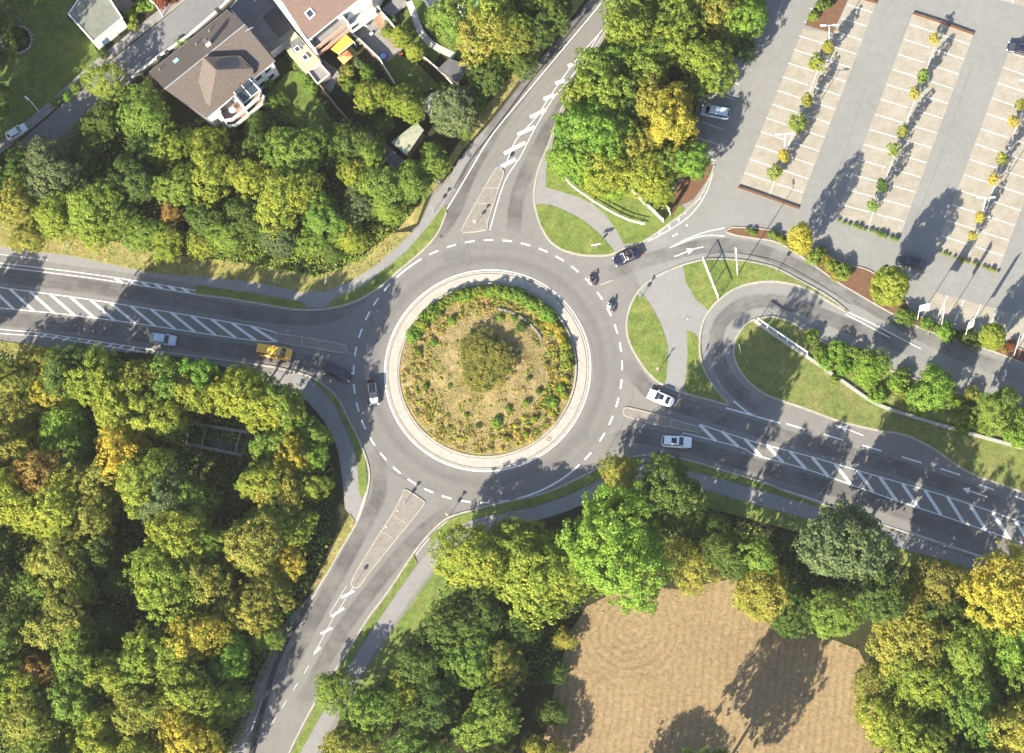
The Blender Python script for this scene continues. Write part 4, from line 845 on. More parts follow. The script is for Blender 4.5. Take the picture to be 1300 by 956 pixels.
if (f0 + nn - cen).length < (f0 - nn - cen).length: nn = -nn
st.quad(f0 + nn, f1 + nn, f1 + nn + Vector((0, 0, ZE - .15)), f0 + nn + Vector((0, 0, ZE - .15))); st.build('slate_gable', MAT['slate'], root, og)
ch = MB(); q = V3(262.5, 53, 10.6); ch.box((q.x, q.y, 9.9), (.85, .7, 2.4), R_(35)); cap = ch.build('chimney', MAT['render_cream'], roof, og)
cp_ = MB(); cp_.box((q.x, q.y, 11.15), (1.0, .85, .1), R_(35)); cp_.box((q.x, q.y, 11.3), (.35, .35, .25), R_(35)); cp_.build('chimney_cap', MAT['roof_dark'], roof, og)
def roofpt(u, v, o=.06):
    """point on the rear slope seen at a pixel"""
    n = (B - A).cross(R1 - A); n.normalize(); dd = (M @ Vector((u - UC, VC - v, -F_PX))); t = (A - CAM).dot(n) / dd.dot(n); return CAM + dd * t + (n if n.z > 0 else -n) * o
sk = MB(); sk.slab([roofpt(219, 78), roofpt(224.5, 73), roofpt(228, 76), roofpt(222.5, 81)], .05); sk.build('skylight', plain('sky glass', (.35, .55, .60), .1), roof, og)
vp = MB()
for u, v in ((249.5, 57), (266, 40), (203, 89)): q = roofpt(u, v, .0); vp.tube([q, q + Vector((0, 0, .6))], .11, 6)
vp.build('vent_pipe', MAT['steel'], roof, og)
an = MB(); q = V3(318, 41, 10.4); an.tube([q, q + Vector((0, 0, 1.6))], .04, 5)
for k in range(5): an.tube([q + Vector((-.8 + k * .1, -.4 + k * .05, 1.2 + k * .1)), q + Vector((.8 - k * .1, .4 - k * .05, 1.2 + k * .1))], .025, 4)
an.build('aerial', MAT['steel'], roof, og)
gt = MB(); gt.tube([A + Vector((0, 0, -.1)), B + Vector((0, 0, -.1))], .09, 6); gt.tube([Cc + Vector((0, 0, -.1)), D + Vector((0, 0, -.1))], .09, 6); gt.tube([R1 + Vector((0,0,.03)), R2 + Vector((0,0,.03))], .09, 6); gt.build('gutter', MAT['steel'], roof, og)
# the front: two storeys of balconies stepping out of the facade
fa, fb = Vector((*foot[3], 0)), Vector((*foot[2], 0)); ex = (fb - fa).normalized(); ey = Vector((ex.y, -ex.x, 0))
if (fa + ey - cen).length < (fa - ey - cen).length: ey = -ey
L = (fb - fa).length
fp = lambda s, o, z: fa + ex * s + ey * o + Vector((0, 0, z))
def fbox(mbx, s0, s1, o0, o1, z0, z1): mbx.prism([tuple(fp(s, o, 0).xy) for s, o in ((s0, o0), (s1, o0), (s1, o1), (s0, o1))], z0, z1)
bay_ = MB(); fbox(bay_, L * .10, L * .67, .02, 1.0, 0, 5.95); bay_.build('bay_wall', MAT['render_white'], root, og)
for zb in (5.75, 2.9):
    s_ = MB(); poly = [tuple(fp(s, o, 0).xy) for s, o in ((L*.14, .9), (L*.12, 2.5), (L*.20, 3.2), (L*.36, 3.25), (L*.60, 3.25), (L*.67, 2.6), (L*.66, .9))]
    s_.prism(poly, zb - .2, zb); bal = s_.build('balcony', MAT['paving_red'], root, og)
    p_ = MB(); p_.band(poly, .16, zb - .05, zb + .95); p_.build('parapet', MAT['render_white'], bal, og)
    dv = MB(); fbox(dv, L * .385, L * .40, .9, 3.1, zb, zb + 1.7); dv.build('partition', MAT['render_white'], bal, og)
    gl = MB(); fbox(gl, L*.16, L*.35, 1.01, 1.04, zb + .05, zb + 2.0); fbox(gl, L*.43, L*.64, 1.01, 1.04, zb + .05, zb + 2.0); gl.build('balcony_glazing', MAT['glass'], bal, og)
aw = MB(); aw.slab([fp(L*.42, .0, 6.9), fp(L*.66, .0, 6.9), fp(L*.66, 2.4, 6.35), fp(L*.42, 2.4, 6.35)], .06); aw.build('glass_canopy', MAT['glass'], root, og)
cf = MB()
for s in (.42, .54, .66): cf.tube([fp(L*s, 0, 6.95), fp(L*s, 2.4, 6.4)], .07, 5)
cf.tube([fp(L*.42, 2.4, 6.4), fp(L*.66, 2.4, 6.4)], .07, 5); cf.build('canopy_frame', MAT['frame_white'], root, og)
tb = MB(); q = fp(L*.27, 2.0, 5.75); tb.lathe([(.5, .7), (.55, .72), (.5, .75)], tuple(q), 12); tb.tube([q, q + Vector((0,0,.72))], .05, 6); tb.build('table', plain('turquoise table', (.25, .50, .47), .5), root, og)
for s0, s1, z0, z1 in ((.72, .80, 4.2, 5.4), (.86, .94, 4.2, 5.4), (.72, .80, 1.2, 2.5), (.86, .94, 1.2, 2.5)):
    f = MB(); fbox(f, L*s0 - .08, L*s1 + .08, -.02, .05, z0 - .08, z1 + .08); fr = f.build('window', MAT['frame_white'], root, og)
    g = MB(); fbox(g, L*s0, L*s1, .05, .07, z0, z1); g.build('pane', MAT['glass'], fr, og)
hedge_wall = thing('garden_wall', 'low pale wall along the street behind the big house', 'wall', P(230, 60, 0)); o2 = tuple(hedge_wall.location)
mb = MB(); mb.band(PL([(168,101),(200,76),(240,48),(275,18),(298,-4)]), .35, 0, .9); mb.build('wall', MAT['kerb'], hedge_wall, o2)
mb = MB(); mb.band(PL([(168,101),(200,76),(240,48),(275,18),(298,-4)]), .45, .9, .98); mb.build('coping', MAT['render_cream'], hedge_wall, o2)

# ---- garage link between the houses
root = thing('flat_roofed_garage', 'dark flat-roofed garage block between the two houses', 'garage', P(345, 40, 0)); og = tuple(root.location)
gp = [(292,10),(312,-12),(345,-2),(374,41),(343,66),(337,58)]
mb = MB(); mb.prism(PL(gp, 3.0), 0, 2.9); mb.build('wall', MAT['render_white'], root, og)
mb = MB(); mb.prism(shrink(PL(gp, 3.0), 1.015), 2.9, 3.08); rf = mb.build('roof', MAT['roof_dark'], root, og)
mb = MB(); mb.prism(PL([(333,22),(350,8),(369,37),(354,49)], 3.1), 3.08, 3.14); mb.build('roof_panel', MAT['black'], rf, og)
mb = MB(); mb.band(PL([(292,10),(312,-12),(324,2)], 3.2), .2, 3.08, 3.25); mb.build('roof_edge', MAT['steel'], rf, og)
# ---- terraced house with red roof
root = thing('terraced_house', 'red-roofed terraced house with salmon balconies and white walls', 'house', P(410, 20, 0)); og = tuple(root.location)
ZE = 6.8
E1_, E2_, E3_, E4_ = V3(391, 52, ZE), V3(433, 18, ZE), V3(357, -40, 10.4), V3(404, -78, 10.4); W0 = V3(343, -4, 9.0)
rr_ = MB(); rr_.slab([E1_, E2_, V3(457, -1, ZE), V3(415, -86, 10.4), V3(338, -28, 10.4)], .22); rf = rr_.build('roof', MAT['roof_red'], root, og)
mb = MB(); mb.prism([tuple(p.xy) for p in (V3(389.5, 52, ZE), V3(432, 18.5, ZE), V3(460, -4, ZE), V3(420, -62, ZE), V3(341, -10, ZE))], 0, ZE - .25); mb.build('wall', MAT['render_white'], root, og)
vb = MB(); vb.tube([V3(341,-14,9.7), E1_ + Vector((0, 0, .1))], .1, 6); vb.tube([E1_ + Vector((0,0,.05)), E2_ + Vector((0,0,.05)), V3(457,-1,ZE+.05)], .09, 6); vb.build('verge_board', MAT['frame_white'], rf, og)
nrm = (E2_ - E1_).cross(V3(415, -86, 10.4) - E1_).normalized(); nrm = nrm if nrm.z > 0 else -nrm
def rp(u, v, o):
    dd = (M @ Vector((u - UC, VC - v, -F_PX))); t = (E1_ - CAM).dot(nrm) / dd.dot(nrm); return CAM + dd * t + nrm * o
mb = MB(); mb.slab([rp(386,16.5,.1), rp(394,9.5,.1), rp(400.5,18,.1), rp(393,25,.1)], .12); s_ = mb.build('skylight', MAT['frame_white'], rf, og)
mb = MB(); mb.slab([rp(388,16.5,.13), rp(393.5,11.8,.13), rp(398.5,18,.13), rp(393,22.8,.13)], .02); mb.build('pane', MAT['glass'], s_, og)
ga, gb = V3(391, 52, ZE), V3(433, 18, ZE); ga.z = gb.z = 0; ex = (gb - ga).normalized(); ey = Vector((ex.y, -ex.x, 0)); L = (gb - ga).length
gp_ = lambda s, o, z: ga + ex * s + ey * o + Vector((0, 0, z))
def gbox(mbx, s0, s1, o0, o1, z0, z1): mbx.prism([tuple(gp_(s, o, 0).xy) for s, o in ((s0, o0), (s1, o0), (s1, o1), (s0, o1))], z0, z1)
for zb in (5.3, 2.75):
    mb = MB(); gbox(mb, .25, L - .3, .02, 1.5, zb - .2, zb); bal = mb.build('balcony', MAT['paving_grey'], root, og)
    mb = MB(); gbox(mb, .25, L - .3, 1.42, 1.55, zb - .25, zb + .9); mb.build('parapet', MAT['salmon'], bal, og)
    mb = MB(); gbox(mb, .8, L - .9, .03, .06, zb + .02, zb + 1.35); mb.build('balcony_glazing', MAT['glass'], bal, og)
mb = MB(); gbox(mb, -.12, .14, -.2, 1.75, 0, 6.3); gbox(mb, L - .15, L + .12, -.2, 1.75, 0, 6.3); mb.build('party_wall', MAT['render_white'], root, og)
# neighbour to the right in the row
root = thing('terraced_house', 'cream rear of the terraced house at the photo top, with white gallery railings', 'house', P(465, 5, 0)); og = tuple(root.location)
hb = [(436,16.5),(462,-4),(505,-60),(440,-80)]
mb = MB(); mb.prism(PL([(440,27),(472,2),(500,-45),(455,-35)], 5.0), 0, 5.2); mb.build('wall', MAT['render_cream'], root, og)
mb = MB(); mb.slab([V3(434.5,17.5,6.7), V3(470,-12,6.7), V3(440,-75,10), V3(410,-50,10)], .2); mb.build('roof', MAT['roof_red'], root, og)
qa, qb = V3(441,27,0), V3(476,2,0); dx = (qb - qa).normalized(); dy = Vector((dx.y, -dx.x, 0)); qa = V3(440,27,5.0); qa.z = 0
for zb in (4.2, 1.9):
    mb = MB(); mb.prism([tuple((qa + dx * s + dy * o).xy) for s, o in ((0, .02), (5.0, .02), (5.0, 1.0), (0, 1.0))], zb - .15, zb); bal = mb.build('balcony', MAT['render_cream'], root, og)
    mb = MB(); mb.band([tuple((qa + dx * s + dy * 1.0).xy) for s in (0, 5.0)], .1, zb, zb + .85); mb.build('parapet', MAT['frame_white'], bal, og)
# brown annexe with two skylights
root = thing('house_annexe', 'tan-roofed annexe with two skylights beside the red-roofed house', 'annexe', P(392, 68, 0)); og = tuple(root.location)
ar = [(375,39.5),(389,55),(404,75),(385,90),(362.6,62.6)]
mb = MB(); mb.slab([V3(374,40,4.6), V3(407,77,4.0), V3(387,92,3.1), V3(362,62,3.6)], .18); rf = mb.build('roof', plain('tan roof', (.25, .21, .15), .9, var=.18), root, og)
mb = MB(); mb.prism(shrink([tuple(V3(374,40,4.4).xy), tuple(V3(407,77,4).xy), tuple(V3(387,92,3.1).xy), tuple(V3(362,62,3.6).xy)], .95), 0, 2.9); mb.build('wall', MAT['render_cream'], root, og)
mb = MB(); mb.slab([V3(366,56,4.15), V3(378,47,4.55), V3(386,57.5,4.45), V3(374,67,4.0)], .04); mb.build('dark_bay', MAT['roof_dark'], rf, og)
for c0 in ((377.5, 62.5), (387.5, 73)):
    mb = MB(); q = V3(*c0, 4.35); mb.box(tuple(q), (.95, 1.05, .16), R_(38)); s_ = mb.build('skylight', MAT['frame_white'], rf, og)
    mb = MB(); mb.box((q.x, q.y, q.z + .09), (.68, .78, .04), R_(38)); mb.build('pane', MAT['glass'], s_, og)
tr_ = MB(); tr_.prism(PL([(391,90),(405,79),(418.5,94),(403,106)], 2.2), 0, 2.0); tr_.build('terrace_block', MAT['paving_grey'], root, og)
tp = MB(); tp.band(PL([(391,90),(403,106),(418.5,94),(405,79)], 2.4), .2, 2.0, 2.5, closed=True); tp.build('terrace_parapet', MAT['render_cream'], root, og)
# awnings
root = thing('awning', 'yellow cloth awning over the terrace of the red-roofed house', 'awning', P(434, 58, 0)); og = tuple(root.location)
mb = MB(); mb.slab([V3(420,62.5,2.9), V3(439,44,2.9), V3(449.5,53,2.3), V3(430,69,2.3)], .05); mb.build('cloth', MAT['yellow_cloth'], root, og)
mb = MB()
for u, v in ((430,69),(449.5,53)): q = V3(u, v, 2.3); mb.tube([(q.x, q.y, 0), q], .05, 6)
q0, q1 = V3(430,69,2.27), V3(449.5,53,2.27); mb.tube([q0, q1], .06, 6); mb.build('frame', MAT['frame_white'], root, og)
root = thing('parasol', 'square orange parasol next to the yellow awning', 'parasol', P(437, 76, 0)); og = tuple(root.location)
mb = MB(); c_ = [V3(428,73,2.1), V3(441,63.5,2.1), V3(448,71.5,2.1), V3(436.5,82,2.1)]; tp_ = V3(438,71.5,2.6); mb.add([*c_, tp_], [(0,1,4),(1,2,4),(2,3,4),(3,0,4)]); mb.build('canopy', MAT['orange_cloth'], root, og)
mb = MB(); mb.tube([(tp_.x, tp_.y, 0), tp_], .04, 6); mb.build('pole', MAT['steel'], root, og)
# ---- flat-roofed white building by the lawn
root = thing('flat_roofed_house', 'white flat-roofed building with grey roof beside the lawn', 'house', P(125, 35, 0)); og = tuple(root.location)
fr_ = [(87,18),(108,-14),(128,-18),(155,23),(119,53)]
mb = MB(); mb.prism(PL(fr_, 4.0), 0, 3.9); mb.build('wall', MAT['render_white'], root, og)
mb = MB(); mb.prism(shrink(PL(fr_, 4.0), .97), 3.9, 3.97); rf = mb.build('roof', MAT['roof_grey'], root, og)
mb = MB(); mb.band(PL(fr_, 4.0), .3, 3.85, 4.1, closed=True); mb.build('roof_edge', MAT['render_cream'], rf, og)
ga, gb = V3(119,53,4), V3(155,23,4); ga.z = gb.z = 0; ex = (gb - ga).normalized(); ey = Vector((ex.y, -ex.x, 0))
mb = MB(); mb.prism([tuple((ga + ex * s + ey * o).xy) for s, o in ((1.0,.02),(2.0,.02),(2.0,.08),(1.0,.08))], .1, 2.2); mb.build('door', plain('blue grey door', (.12, .18, .28), .5), root, og)
root = thing('rear_yard_wall', 'reddish yard with timber slats behind the white flat-roofed building', 'yard', P(160, 5, 0)); og = tuple(root.location)
mb = MB(); mb.prism(PL([(138,0),(152,-12),(172,5),(158,18)]), .0, .14); mb.build('paving', MAT['paving_red'], root, og)
mb = MB()
for k in range(6): mb.band(PL([lerp((146,-2),(157,-11),k/5), lerp((153,8),(166,-1),k/5)], 2.2), .12, 2.1, 2.25)
for u, v in ((146,-2),(157,-11),(153,8),(166,-1)): q = V3(u, v, 2.1); mb.tube([(q.x,q.y,0), q], .06, 6)
mb.build('pergola_slats', MAT['wood'], root, og)
# ---- sheds
def shed(label, corners, z, roofm, wallm, th=.1, name='garden_shed', dz=(0,0,0,0), extra=None):
    cs = [V3(u, v, z + dz[i]) for i, (u, v) in enumerate(corners)]; cx = sum(c.x for c in cs) / 4; cy = sum(c.y for c in cs) / 4
    rt = thing(name, label, 'shed', (cx, cy, 0)); o = tuple(rt.location)
    m_ = MB(); m_.slab(cs, th); rf_ = m_.build('roof', roofm, rt, o)
    m_ = MB(); m_.prism(shrink([(c.x, c.y) for c in cs], .92), 0, z + min(dz) - .08); wl = m_.build('wall', wallm, rt, o)
    a_, b_ = cs[0], cs[3]; m_ = MB(); m_.tube([a_ + Vector((0,0,.03)), b_ + Vector((0,0,.03)), cs[2] + Vector((0,0,.03))], .06, 5); m_.build('fascia', MAT['steel'], rf_, o)
    return rt
shed('grey flat-roofed garden shed at the end of the curved garden path', [(555,88),(570,74),(596,83),(581,106)], 2.3, MAT['roof_dark'], MAT['wood'])
shed('small pale-roofed shed half under the grey-green conifer', [(533,131),(549,117),(561,129),(547,149)], 2.2, MAT['greenroof'], MAT['wood'])
shed('pale olive lean-to greenhouse roof beside the dark shed', [(497,180),(529,155),(538,165),(516,197)], 2.4, MAT['greenroof'], MAT['wood'], dz=(0,0,.5,.5), name='greenhouse')
shed('narrow dark-roofed shed with white fascia below the greenhouse', [(478,189),(488,180),(512,203),(503.5,217)], 2.3, MAT['roof_dark'], MAT['wood'])
# ---- gardens, the residential street
mb = MB()
mb.sheet(PL([(-60,236),(0,200),(60,150),(105,108),(140,78),(180,46),(232,4),(262,-30),(330,-60),(300,-4),(270,22),(232,54),(200,78),(168,103),(135,130),(100,165),(100,195),(60,200),(12,222),(-60,262)]), .03); struct(mb.build('street', MAT['street']))
mb = MB(); mb.band(PL([(-60,224),(0,188),(58,140),(103,100),(138,70),(178,38),(232,-4),(255,-34)]), 1.5, 0, .12); struct(mb.build('street_pavement', MAT['paving_grey']))
mb = MB(); mb.band(PL([(-60,231),(0,195),(60,146),(105,105),(140,75),(180,43),(234,1),(258,-30)]), .15, 0, .135); struct(mb.build('street_kerb', MAT['kerb']))
lawn = MB()
lawn.prism(PL([(-60,215),(0,180),(56,134),(101,95),(126,73),(118,55),(84,20),(108,-20),(60,-60),(-60,-60)]), 0, .10)
lawn.prism(PL([(335,122),(368,90),(384,92),(400,118),(425,160),(410,175),(378,160),(350,148)]), 0, .10)
lawn.prism(PL([(482,82),(505,70),(528,78),(556,108),(540,118),(520,122),(500,110)]), 0, .10)
lawn.prism(PL([(520,4),(540,-20),(565,30),(592,62),(600,78),(590,82),(575,68),(560,56),(545,40),(534,26)]), 0, .10)
lawn.prism(PL([(506,20),(522,8),(534,36),(548,56),(560,66),(552,82),(535,72),(520,50)]), 0, .10)
struct(lawn.build('lawn', MAT['lawn']))
mb = MB()
mb.prism(PL([(408,74),(428,88),(432,96),(420,118),(412,112),(402,108),(418,94)]), 0, .13)
mb.prism(PL([(444,42),(470,18),(484,22),(500,48),(512,62),(494,78),(480,78),(464,62)]), 0, .13)
mb.prism(PL([(484,12),(505,-6),(520,4),(508,14),(498,22)]), 0, .13)
struct(mb.build('patio', MAT['paving_grey']))
mb = MB(); mb.prism(PL([(470,20),(484,14),(492,30),(498,44),(508,60),(502,62),(486,44)]), 0, .15); mb.prism(PL([(584,121),(614,79),(620,82),(592,126)]), 0, .13); struct(mb.build('brick_path', MAT['paving_red']))
mb = MB(); mb.band(smooth(PL([(519,2),(524,14),(529,28),(536,43),(548,56),(562,64),(577,71)]), 5), 1.1, .0, .14); struct(mb.build('garden_path', plain('pale path slabs', (.36, .35, .34), .9, var=.2, scale=2.5)))
def wallthing(name, label, cat, pts, w, h, m, capm=None, z=0):
    q = P(*pts[0], z); rt = thing(name, label, cat, tuple(q)); m_ = MB(); m_.band(PL(pts), w, z, z + h); m_.build('boards' if cat == 'fence' else 'wall', m, rt, tuple(q))
    m_ = MB(); m_.band(PL(pts), w + .08, z + h, z + h + .07); m_.build('capping', capm or m, rt, tuple(q)); return rt
wallthing('garden_fence', 'long wooden garden fence below the paddling pool', 'fence', [(443,42),(460,56),(483,78),(503,110)], .12, 1.6, MAT['wood'], MAT['render_cream'])
wallthing('garden_fence', 'wooden fence between the lawn and the grey shed', 'fence', [(537,74),(556,90),(579,113)], .12, 1.4, MAT['wood'], MAT['render_cream'])
wallthing('garden_fence', 'white fence between the two terraced gardens at the photo top', 'fence', [(477,4),(486,20),(497,32),(503,40)], .14, 1.7, MAT['frame_white'])
wallthing('garden_fence', 'grey fence running beside the bright conifer hedge', 'fence', [(534,-4),(550,18),(560,30)], .12, 1.6, MAT['paving_grey'])
wallthing('garden_fence', 'pale fence from the hedge end to the pink brick path', 'fence', [(589,56),(604,71)], .25, 1.6, MAT['paving_grey'])
wallthing('garden_fence', 'dark wooden fence beside the lane below the annexe', 'fence', [(405,108),(430,140),(455,168)], .12, 1.6, MAT['wood'])
t = thing('conifer_hedge', 'clipped light green conifer hedge in the garden beside the path', 'hedge', P(578, 44, 0)); 
hd = P2(561, 28), P2(594, 60)
rng = np.random.default_rng(3); n = 2600; s = rng.uniform(0, 1, n); ww = rng.uniform(-.7, .7, n); zz = 2.3 * (1 - np.abs(ww) ** 3 * .6) * np.where(rng.uniform(size=n) < .6, 1, rng.uniform(0, 1, n))
dv = np.array(hd[1]) - np.array(hd[0]); ln = np.linalg.norm(dv); un = np.array([-dv[1], dv[0]]) / ln
xy = np.array(hd[0]) + s[:, None] * dv + ww[:, None] * un
pos = np.column_stack([xy, zz]) - np.array(t.location); o = bpy.data.objects.new('foliage', mesh_quads('conifer_hedge_foliage', leaf_cards(pos, np.column_stack([ww[:, None] * un, np.ones(n)]) + rng.normal(0, .5, (n, 3)), .22 * rng.uniform(.6, 1.4, n), rng), LEAF['BG'])); C.objects.link(o); o.parent = t
# paddling pool, stone ring bed, furniture
def disc_thing(name, label, cat, u, v, r, h, m, rim, z=.13):
    q = P(u, v, z); rt = thing(name, label, cat, tuple(q)); m_ = MB(); m_.lathe([(r * .9, .0), (r * .9, h * .6)], (0, 0, 0), 20); m_.build('water', m, rt)
    m_ = MB(); ring_ = [(r * math.cos(k * .2618), r * math.sin(k * .2618), h * .6) for k in range(25)]; m_.tube(ring_, h * .4, 8); m_.build('rim', rim, rt, smooth=True); return rt
disc_thing('paddling_pool', 'round blue paddling pool on the terrace', 'pool', 486.5, 71.5, .62, .35, plain('pool blue', (.22, .45, .85), .2), plain('violet vinyl', (.16, .08, .20), .4))
rt = thing('stone_ring_bed', 'round flower bed ringed with grey stones on the shaded lawn', 'flower bed', P(21, 50, .1)); og = tuple(rt.location)
ringp = [(21 + 19.5 * math.cos(k * .2618), 50 + 17.5 * math.sin(k * .2618)) for k in range(24)]
mb = MB()
for u, v in ringp: q = P(u, v, .2); mb.box((q.x, q.y, .2), (.55, .35, .22), rnd.uniform(0, 3))
mb.build('stones', MAT['kerb'], rt, og, bevel=.05); mb = MB(); mb.prism(PL([(21 + 18.5 * math.cos(k * .2618), 50 + 16.5 * math.sin(k * .2618)) for k in range(24)]), .1, .16); mb.build('soil', MAT['soil'], rt, og)
for u, v, c in ((14,48,'RD'),(24,42,'DG'),(18,60,'G'),(30,53,'GG')): shrub(u, v, 5, c, h=.7, group='shrubs in the stone ring bed')
for u, v, r, c in ((238,52,5,'BG'),(226,54,5,'BG'),(165,18,8,'YG'),(178,8,8,'G'),(192,4,9,'BG'),(170,32,7,'YG'),(205,0,12,'RD'),(216,-8,12,'RD'),(312,152,5,'YG'),(492,41,8,'YG'),(498,28,8,'GG'),(455,80,8,'GG'),(442,90,9,'O'),(436,100,8,'YG'),(466,92,9,'G'),(446,112,10,'G'),(12,28,6,'Y'),(380,78,10,'G'),(388,95,10,'G'),(396,110,10,'G'),(372,70,8,'BG'),(345,130,10,'G'),(360,125,9,'DG'),(588,100,6,'G'),(579,112,5,'BG'),(130,68,7,'DG'),(95,112,7,'G'),(84,122,7,'BG'),(70,130,6,'BG'),(108,100,6,'G'),(515,34,6,'YG'),(553,36,6,'DG'),(563,24,7,'G'),(340,105,8,'G'),(560,110,7,'G'),(520,112,7,'G'),(474,108,9,'DG')):
    shrub(u, v, r, c, group='shrubs in the gardens')
def chair(u, v, rz, m, label, name='garden_chair', z=.13):
    rt = thing(name, label, 'chair', tuple(P(u, v, z)), rz)
    m_ = MB(); m_.box((0, 0, .42), (.55, .52, .06)); m_.build('seat', m, rt, bevel=.01); m_ = MB(); m_.box((-.27, 0, .72), (.05, .52, .6)); m_.build('backrest', m, rt, bevel=.01)
    for sx in (-.23, .23):
        for sy in (-.22, .22): m_ = MB(); m_.tube([(sx, sy, 0), (sx, sy, .4)], .025, 6); m_.build('leg', m, rt)
    return rt
chair(509, 69, .5, plain('red plastic', (.45, .12, .07), .5), 'red garden chair at the lawn edge below the yellow conifers')
chair(466, 33, 1.2, MAT['frame_white'], 'white garden chair on the paved terrace, next to the house wall'); chair(472, 44, 2.4, MAT['frame_white'], 'white garden chair on the terrace nearer the paddling pool')
rt = thing('picnic_table', 'grey picnic table with benches on the paved terrace', 'table', tuple(P(458, 50, .13)), .6)
mb = MB(); mb.box((0, 0, .74), (1.5, .8, .06)); mb.build('table_top', MAT['paving_grey'], rt, bevel=.01)
for sy in (-.75, .75): mb = MB(); mb.box((0, sy, .44), (1.4, .28, .05)); mb.build('bench', MAT['paving_grey'], rt)
for sx in (-.55, .55): mb = MB(); mb.tube([(sx, -.8, .02), (sx, -.3, .72)], .035, 5); mb.tube([(sx, .8, .02), (sx, .3, .72)], .035, 5); mb.tube([(sx, -.75, .41), (sx, .75, .41)], .03, 5); mb.build('trestle', MAT['paving_grey'], rt)
def bin_(u, v, label):
    rt = thing('waste_bin', label, 'bin', tuple(P(u, v, .1)), .6); m_ = MB(); m_.add([(-.22,-.25,0),(.22,-.25,0),(.22,.25,0),(-.22,.25,0),(-.28,-.32,.95),(.28,-.32,.95),(.28,.32,.95),(-.28,.32,.95)], [(0,3,2,1),(4,5,6,7),(0,1,5,4),(1,2,6,5),(2,3,7,6),(3,0,4,7)]); m_.build('body', MAT['black'], rt)
    m_ = MB(); m_.box((0, 0, .99), (.64, .70, .07)); m_.build('lid', MAT['dark_metal'], rt, bevel=.02)
    for s_ in (-.22, .22): m_ = MB(); m_.lathe([(.1, -.03), (.1, .03)], (s_, .3, .1), 10, 'x'); m_.build('wheel', MAT['black'], rt)
bin_(203, 76, 'black wheelie bin against the street side of the big house'); bin_(277, 15, 'black wheelie bin at the far corner of the big house by the garage'); bin_(213, 69, 'second black wheelie bin along the street wall, beside the small green shrubs')
# covered swimming pool behind the tree, at the top
disc_thing('garden_pool', 'round turquoise pool half hidden by the large airy tree', 'pool', 601, 9, 2.3, .6, plain('turquoise water', (.25, .62, .72), .1, var=.3, scale=2), MAT['frame_white'], .05)
disc_thing('garden_pool', 'pale covered round pool at the photo top beside the garden fence', 'pool', 551, 3, 1.2, .5, plain('pale cover', (.55, .60, .68), .6), MAT['frame_white'], .05)

# ---- sunken basin in the wood
rt = thing('concrete_basin', 'sunken rectangular concrete basin with dark water among the trees', 'basin', P(278, 560, 0)); og = tuple(rt.location)
bc = [(236,563),(242,537),(316,549),(308,578)]
mb = MB(); mb.band(PL(bc, .7), .45, 0, .7, closed=True); mb.build('rim', MAT['paving_grey'], rt, og)
mb = MB(); mb.sheet(shrink(PL(bc, .2), .99), .25); mb.build('water', plain('black water', (.012, .012, .010), .1), rt, og)
mb = MB()
for t_ in (.27, .86): mb.band(PL([lerp(bc[1], bc[2], t_), lerp(bc[0], bc[3], t_)], .7), .3, .1, .66)
mb.build('crosswall', MAT['paving_grey'], rt, og)
# dark low wall along the lower south arm
wallthing('low_wall', 'long narrow black-topped wall along the path beside the south arm', 'wall', [(392,765),(378,790),(362,818),(350,846),(340,878),(326,930),(312,985)], .55, .45, MAT['black'], MAT['black'], .03)
# ================================================================= VEHICLES AND PEOPLE
def paintmat(name, c, rough=.28, coat=.6):
    m, nt, b = newmat(name); b.inputs['Base Color'].default_value = (*c, 1); b.inputs['Roughness'].default_value = rough; b.inputs['Coat Weight'].default_value = coat; b.inputs['Coat Roughness'].default_value = .08
    n = nodes_noise(nt, 4, 3); r = ramp(nt, n.outputs['Fac'], [(.3, tuple(x * .93 for x in c)), (.7, c)]); nt.links.new(r.outputs[0], b.inputs['Base Color']); return m
PAINT = dict(silver=paintmat('silver blue paint', (.50, .58, .66)), white=paintmat('white car paint', (.74, .78, .82)), orange=paintmat('orange van paint', (.78, .42, .05), .4, .3), black=paintmat('black violet paint', (.022, .018, .035)),
             navy=paintmat('navy paint', (.012, .011, .034)), grey=paintmat('dark grey paint', (.045, .045, .06)), lightgrey=paintmat('light grey paint', (.42, .45, .50)), blue=paintmat('pale blue van paint', (.48, .55, .68)))
CARGLASS = plain('car glass', (.012, .014, .022), .06, var=.05, spec=.7); TYRE = plain('tyre rubber', (.02, .02, .02), .85); RIM = plain('alloy rim', (.45, .46, .48), .3, .8)
HEADL = plain('headlight glass', (.75, .78, .80), .1); TAILL = plain('tail light', (.35, .02, .02), .2); PLATE = plain('number plate', (.7, .7, .66), .5); TRIM = plain('black trim', (.025, .025, .027), .5)
